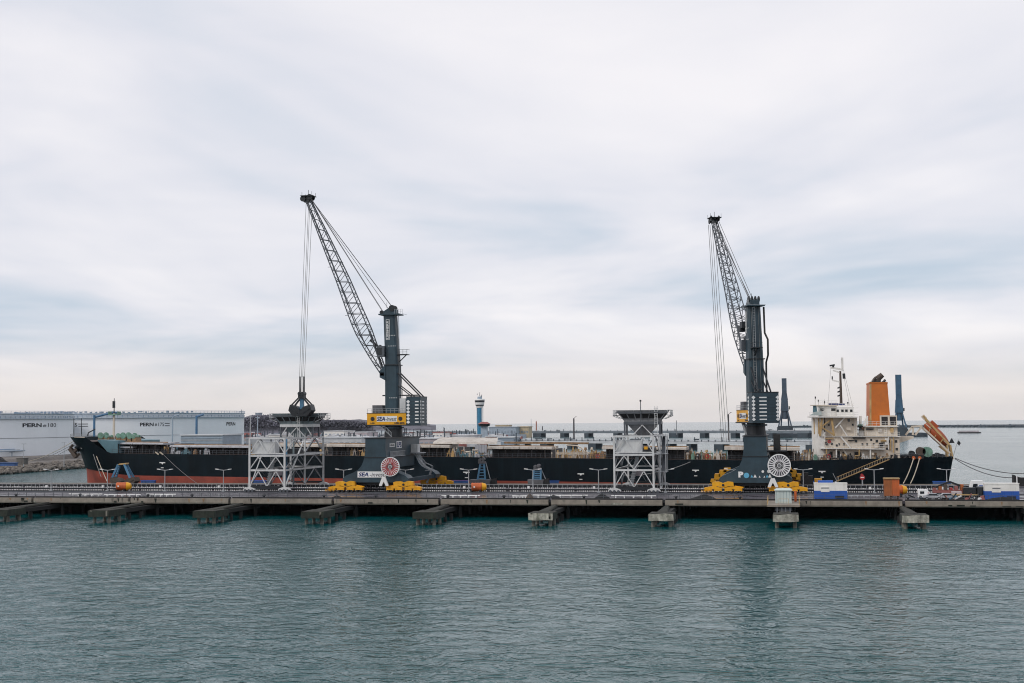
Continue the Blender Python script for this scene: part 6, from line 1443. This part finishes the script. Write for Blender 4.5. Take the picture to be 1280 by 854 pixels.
# kiosk on its own platform over the cap
kx = -0.6
t = thing('pier_kiosk', 'pale green kiosk on railed platform above a pile cap', 'kiosk', (kx, 268, DZ))
mb = MB(); mb.box(kx-3.1, kx+3.1, 261.5, 274.6, 3.45, DZ-.05); mb.build('platform', 'conc', t)
mb = MB(); mb.box(kx-1.55, kx+1.55, 266.8, 269.8, DZ-.05, DZ+2.45); mb.build('wall', 'kiosk', t)
mb = MB(); mb.prism([(kx-1.75, 266.5, DZ+2.45), (kx+1.75, 266.5, DZ+2.45), (kx+1.3, 267, DZ+2.75), (kx-1.3, 267, DZ+2.75)], (0, 3.4, 0)); mb.build('roof', 'kiosk', t)
for k in range(5): mb = MB(); xx = kx-1.25+k*.62; mb.box(xx-.02, xx+.02, 266.77, 266.8, DZ, DZ+2.4); mb.build('panel_seam', 'teal', t)
mb = MB()
for xx in (kx-3, kx-1, kx+1, kx+3): mb.bar((xx, 261.7, DZ-.1), (xx, 261.7, DZ+1.1), .08)
for xx in (kx-3, kx+3):
    for k in range(6): mb.bar((xx, 262+k*2.4, DZ-.1), (xx, 262+k*2.4, DZ+1.1), .08)
    for z in (.5, 1.1): mb.bar((xx, 261.7, DZ+z), (xx, 274, DZ+z), .07)
for z in (.5, 1.1): mb.bar((kx-.9, 261.7, DZ+z), (kx+1, 261.7, DZ+z), .07)
mb.build('railing', 'tan', t)
for xx in (kx-1.2, kx-.3, kx+.4, kx+1.2):
    mb = MB(); mb.bar((xx, 258.5, 2.5), (xx, 262.6, 3.5), .16).bar((xx, 262, 2.5), (xx, 262, 3.5), .16); mb.build('support', 'lattice', t)
mb = MB(); mb.bar((kx-1.6, 260, 2.95), (kx+1.6, 260, 2.95), .14).bar((kx-1.6, 262, 3.2), (kx+1.6, 262, 3.2), .14); mb.build('support_tie', 'lattice', t)
mb = MB(); mb.box(kx+2.1, kx+2.55, 272, 272.6, DZ, DZ+2.1); mb.build('fire_cabinet', 'drum', t)
# tall rusty box
x = atx(1112.5, 282); t = thing('rusty_cabinet', 'tall rusty orange steel cabinet beside the orange drum', 'cabinet', (x, 282, DZ))
for dx, w_, m in ((-0.55, .75, 'rustbox'), (.95, .7, 'drum')): mb = MB(); mb.box(x+dx-w_, x+dx+w_, 282, 284, DZ+.6, DZ+4.0); mb.build('cabinet_body', m, t)
mb = MB(); mb.box(x-1.4, x+1.75, 281.8, 284.2, DZ+4.0, DZ+4.2); mb.build('cabinet_roof', 'tan', t)
for dx in (-1.1, 0, 1.4): mb = MB(); mb.box(x+dx-.12, x+dx+.12, 282.2, 283.8, DZ, DZ+.6); mb.build('cabinet_leg', 'bucket', t)
# generator and yellow tank next to right crane
x = atx(1012, 318); t = thing('generator_set', 'black generator with yellow tank right of the right crane', 'generator', (x, 318, DZ))
mb = MB(); mb.box(x-2.2, x+.6, 317, 319.5, DZ+.2, DZ+3.2).box(x-1.6, x-.4, 317.5, 319, DZ+3.2, DZ+3.9); mb.build('engine_box', 'black', t)
mb = MB(); mb.box(x+.9, x+2.6, 317, 319, DZ+.7, DZ+2.6); mb.build('fuel_tank', 'yellow', t)
for k in range(4): mb = MB(); mb.box(x+.9+k*.42, x+1.0+k*.42, 316.9, 317, DZ+.7, DZ+2.6); mb.build('tank_rib', 'tan', t)
mb = MB(); mb.box(x-2.3, x+2.7, 317.2, 319.2, DZ, DZ+.2); mb.build('skid', 'yellow', t)
# round traffic sign
x = atx(1077, 309); t = thing('traffic_sign', 'small round red and white sign on a grey post', 'sign', (x, 309, DZ))
mb = MB(); mb.cyl((x, 309, DZ), (x, 309, DZ+3.0), .16, .14, 8); mb.build('post', 'steel', t)
mb = MB(); mb.cyl((x, 308.75, DZ+3.2), (x, 308.8, DZ+3.2), .55, .55, 18); mb.build('disc', 'red', t)
mb = MB(); mb.box(x-.38, x+.38, 308.72, 308.75, DZ+3.1, DZ+3.3); mb.build('disc_bar', 'wsign', t)
mb = MB(); mb.prism([(x-.5, 308.8, DZ+3.7), (x+.3, 308.8, DZ+3.8), (x-.1, 308.8, DZ+4.1)], (0,.05,0)); mb.build('finial_plate', 'red', t)
# vehicles
def car(px, Y, label, m, flip=1, s=1.0):
    x = atx(px, Y, 620); t = thing('parked_car', label, 'car', (x, Y, DZ), 'cars parked on the pier')
    P = [(-2.1,.35),(-2.1,.8),(-1.5,.92),(-.9,1.42),(.8,1.45),(1.5,.98),(2.1,.85),(2.15,.35)]
    mb = MB(); mb.prism([(x+flip*a*s, Y, DZ+z*s) for a, z in P], (0, 1.7*s, 0)); bd = mb.build('body', m, t)
    mb = MB(); mb.prism([(x+flip*a*s, Y-.02, DZ+z*s) for a, z in ((-1.3,.95),(-.85,1.35),(.7,1.38),(1.25,.98))], (0, .02, 0)); mb.build('side_window', 'glass', bd)
    for a in (-1.35, 1.35): mb = MB(); mb.cyl((x+a*s, Y-.05, DZ+.33*s), (x+a*s, Y+.2, DZ+.33*s), .33*s, .33*s, 14); wv = mb.build('wheel', 'black', t); mb = MB(); mb.cyl((x+a*s, Y-.08, DZ+.33*s), (x+a*s, Y-.05, DZ+.33*s), .18*s, .18*s, 12); mb.build('rim', 'steel', wv)
car(1166, 280, 'white car among the machinery right of the rusty cabinet', 'hatch2', -1, .85)
car(1184, 280.5, 'white car with low roof in front of the red machine', 'hatch2', 1, .85)
x = atx(1154.5, 281); t = thing('delivery_van', 'small white van left of the parked white cars', 'van', (x, 281, DZ))
mb = MB(); mb.prism([(x-1.3,281,DZ+.35),(x-1.3,281,DZ+1.9),(x+.6,281,DZ+1.9),(x+1.0,281,DZ+1.15),(x+1.5,281,DZ+1.0),(x+1.5,281,DZ+.35)], (0,1.8,0)); bd = mb.build('body', 'wsign', t)
mb = MB(); mb.box(x-.9, x-.1, 280.97, 281, DZ+1.1, DZ+1.6); mb.build('window', 'glass', bd)
for a in (-.8, 1.0): mb = MB(); mb.cyl((x+a, 280.94, DZ+.35), (x+a, 281.2, DZ+.35), .35, .35, 12); mb.build('wheel', 'black', t)
x = atx(1188, 285); t = thing('red_machine', 'low rusty red loader frame behind the parked cars', 'machine', (x, 285, DZ))
mb = MB(); mb.box(x-3.6, x+3.4, 285, 286.6, DZ+1.1, DZ+1.7); mb.build('frame', 'brick', t)
for k in range(7): mb = MB(); xx = x-3.2+k*1.05; mb.box(xx-.28, xx+.28, 284.9, 286.7, DZ+1.7, DZ+2.1+.35*(k % 3)); mb.build('roller_block', ('brick', 'rustbox', 'bucket', 'red')[k % 4], t)
for k in range(4): mb = MB(); xx = x-2.9+k*1.9; mb.cyl((xx, 284.9, DZ+.5), (xx, 286.7, DZ+.5), .5, .5, 14); mb.build('wheel', 'black', t)
mb = MB(); mb.bar((x-3.4, 285.6, DZ+2.0), (x-.3, 285.6, DZ+3.3), .3, .4).bar((x-.3, 285.6, DZ+3.3), (x+2.6, 285.6, DZ+2.2), .3, .4); mb.build('jib', 'craned', t)
x = atx(1206, 281.5); t = thing('flatbed_trailer', 'dark flatbed trailer with pale load left of the right container', 'trailer', (x, 281.5, DZ))
mb = MB(); mb.box(x-3.2, x+2.4, 281.5, 283.9, DZ+.75, DZ+1.0); mb.build('bed', 'tan', t)
mb = MB(); mb.box(x-2.6, x-.8, 281.8, 283.6, DZ+1.0, DZ+1.55); mb.build('load', 'pink', t); mb = MB(); mb.box(x-.4, x+2.0, 282, 283.6, DZ+1.0, DZ+2.3); mb.build('load', 'craned', t)
for a in (-2.2, -1.2, 1.6): mb = MB(); mb.cyl((x+a, 281.45, DZ+.4), (x+a, 281.8, DZ+.4), .4, .4, 12); mb.build('wheel', 'black', t)
x = atx(1220, 286); t = thing('truck', 'white cabbed truck with blue side behind the right container', 'truck', (x, 286, DZ))
mb = MB(); mb.prism([(x-1.2,286,DZ+.7),(x-1.3,286,DZ+2.2),(x-.9,286,DZ+3.5),(x+1.2,286,DZ+3.5),(x+1.2,286,DZ+.7)], (0,2.3,0)); cbn = mb.build('cab', 'wsign', t)
mb = MB(); mb.prism([(x-.9,285.96,DZ+1.9),(x-.75,285.96,DZ+2.9),(x+.1,285.96,DZ+2.9),(x+.1,285.96,DZ+1.9)], (0,.04,0)); mb.build('cab_window', 'glass', cbn)
mb = MB(); mb.box(x+.4, x+1.1, 285.95, 285.99, DZ+.9, DZ+2.6); mb.build('side_stripe', 'cblue', cbn)
mb = MB(); mb.box(x+1.3, x+6.5, 286, 288.4, DZ+.8, DZ+3.0); mb.build('cargo_box', 'lattice', t)
for a in (-.4, 2.6, 4.4): mb = MB(); mb.cyl((x+a, 285.9, DZ+.5), (x+a, 286.2, DZ+.5), .5, .5, 14); mb.build('wheel', 'black', t)
x = atx(1226, 281.5); t = thing('dark_tank', 'dark ribbed tank between trailer and right site container', 'tank', (x, 281.5, DZ))
mb = MB(); mb.cyl((x, 282.5, DZ), (x, 282.5, DZ+2.4), 1.0, 1.0, 14); mb.build('tank_body', 'craned', t); mb = MB(); mb.cyl((x, 282.5, DZ+2.4), (x, 282.5, DZ+2.6), 1.1, .5, 14); mb.build('tank_lid', 'lattice', t)
# black mooring platform at the right edge
x = at(1275, 600, 338).x; zt = at(1275, 593, 338).z; t = thing('mooring_platform', 'black steel mooring platform with white posts at right edge', 'platform', (x, 338, DZ))
mb = MB(); mb.prism([(x-1.5, 337, DZ), (x+14, 337, DZ), (x+14, 337, zt-.6), (x, 337, zt-.8), (x-1.5, 337, zt-.1)], (0, 3, 0)); mb.build('platform_wall', 'black', t)
for dx in (-.9, 1.6, 4.2): mb = MB(); mb.box(x+dx-.12, x+dx+.12, 336.7, 336.95, DZ+.6, DZ+2.3-.15*dx); mb.build('white_post', 'wsign', t)
# pipes, heaps and bollards on the front strip
for i, (p0, p1, yy, r, m, lab) in enumerate(((86, 128, 281.5, .12, 'wsign', 'long white pipe lying on the pier front below the bow'), (130, 176, 280, .1, 'wsign', 'white pipe lying on the pier right of the bow pipe'), (183, 220, 281.5, .13, 'wsign', 'white pipe lying on the pier left of the left hopper'), (552, 600, 281, .1, 'wsign', 'white pipe lying on the pier below the middle drum'), (640, 659, 279, .14, 'wsign', 'short white pipe left of the middle pile cap'), (666, 735, 283, .12, 'wsign', 'long white pipe between middle cap and right hopper'), (764, 820, 282, .1, 'wsign', 'thin white pipe in front of the right hopper'), (1060, 1100, 286, .08, 'steel', 'thin grey pipe right of the site container'))):
    a, b_ = atx(p0, yy, 622), atx(p1, yy, 622)
    mb = MB(); mb.tube([(a, yy, DZ+r+.35), ((a+b_)/2, yy+.25, DZ+r+.3), (b_, yy-.1, DZ+r+.35)], r, 8)
    for k in range(5): xx = a+(b_-a)*(k+.5)/5; mb.box(xx-.12, xx+.12, yy-.3, yy+.5, DZ, DZ+.38)
    tag(mb.build('deck_pipe', m, loc=((a+b_)/2, yy, DZ)), lab, 'pipe', 'white pipes on the pier')
heap('coal_heap', (atx(878, 279), 280, DZ), 2.9, 1.5, 1.0, 'coal', 'low black coal heap left of the right crane', 'heap'); heap('coal_heap', (atx(751, 279), 280, DZ), 1.8, 1.2, 1.1, 'coal', 'small black heap left of the right hopper', 'heap')
heap('coal_heap', (atx(661.5, 278.5), 278.8, DZ), .9, .8, 1.2, 'bucket', 'small dark brown heap beside the middle pile cap', 'heap'); heap('coal_heap', (atx(690, 279), 280, DZ), 1.9, 1.1, .8, 'coal', 'flat dark heap right of the middle pile cap', 'heap'); heap('coal_heap', (atx(421, 279.5), 279.5, DZ), 1.3, .9, .7, 'coal', 'small dark heap below the left crane front bogie', 'heap')
LB = ['far left before open water', 'below the bow', 'right of the bow drum', 'left of the left hopper', 'below the left hopper', 'left of the left crane', 'below the left crane', 'right of the left crane', 'left of the middle pile cap', 'between middle cap and right hopper', 'right of the right hopper', 'below the right crane', 'right of the rusty cabinet']
for i, px in enumerate((20, 100, 185, 240, 330, 405, 470, 560, 630, 730, 845, 925, 1135)):
    x = atx(px, 277.6, 624); mb = MB(); mb.cyl((x, 277.6, DZ), (x, 277.6, DZ+.55), .2, .24, 10).cyl((x, 277.6, DZ+.55), (x, 277.6, DZ+.75), .38, .3, 10).bar((x-.5, 277.6, DZ+.5), (x+.5, 277.6, DZ+.5), .14).box(x-.4, x+.4, 277.2, 278, DZ, DZ+.08)
    tag(mb.build('bollard', 'craned', loc=(x, 277.6, DZ)), 'dark iron bollard on the pier edge, '+LB[i], 'bollard', 'bollards on the pier edge')

# ------------------------------------------------------------------ haze
hm = bpy.data.materials.new('sea_air'); hm.use_nodes = True; t = hm.node_tree
t.nodes.remove(t.nodes['Principled BSDF']); pv = t.nodes.new('ShaderNodeVolumePrincipled')
pv.inputs['Color'].default_value = (0.86, 0.92, 1.0, 1); pv.inputs['Density'].default_value = 0.000018; pv.inputs['Anisotropy'].default_value = 0.2
t.links.new(pv.outputs[0], t.nodes['Material Output'].inputs['Volume'])
mb = MB(); mb.box(-12100, 9100, -2100, 14100, -5.0, 140); mb.build('haze', hm, kind='stuff')

# jumble of scrap and spare parts between the cabinet and the right container
x0 = atx(1138, 283); rs = random.Random(5)
t = thing('scrap_pile', 'mixed pile of dark, rusty and pale scrap right of the rusty cabinet', 'scrap', (x0+8, 284, DZ))
for k in range(60):
    x = x0+rs.uniform(0, 17); y = rs.uniform(277.6, 290); h = rs.uniform(.2, 1.0); m = rs.choice(['craned', 'bucket', 'brick', 'rustbox', 'steel', 'black', 'lattice', 'wsign', 'gblue', 'craned', 'black'])
    mb = MB()
    if k % 3 == 0: mb.bar((x, y, DZ+.2), (x+rs.uniform(-1.5, 1.5), y+rs.uniform(-1, 1), DZ+h*1.5), .18, .25)
    elif k % 3 == 1: mb.prism([(x-h*.7, y, DZ), (x+h*.8, y, DZ), (x+h*.5, y, DZ+h), (x-h*.4, y, DZ+h*.8)], (.2, h, .05))
    else: mb.cyl((x, y, DZ+.3), (x+h, y+.3, DZ+.3), .3, .3, 10)
    mb.build('scrap_piece', m, t)
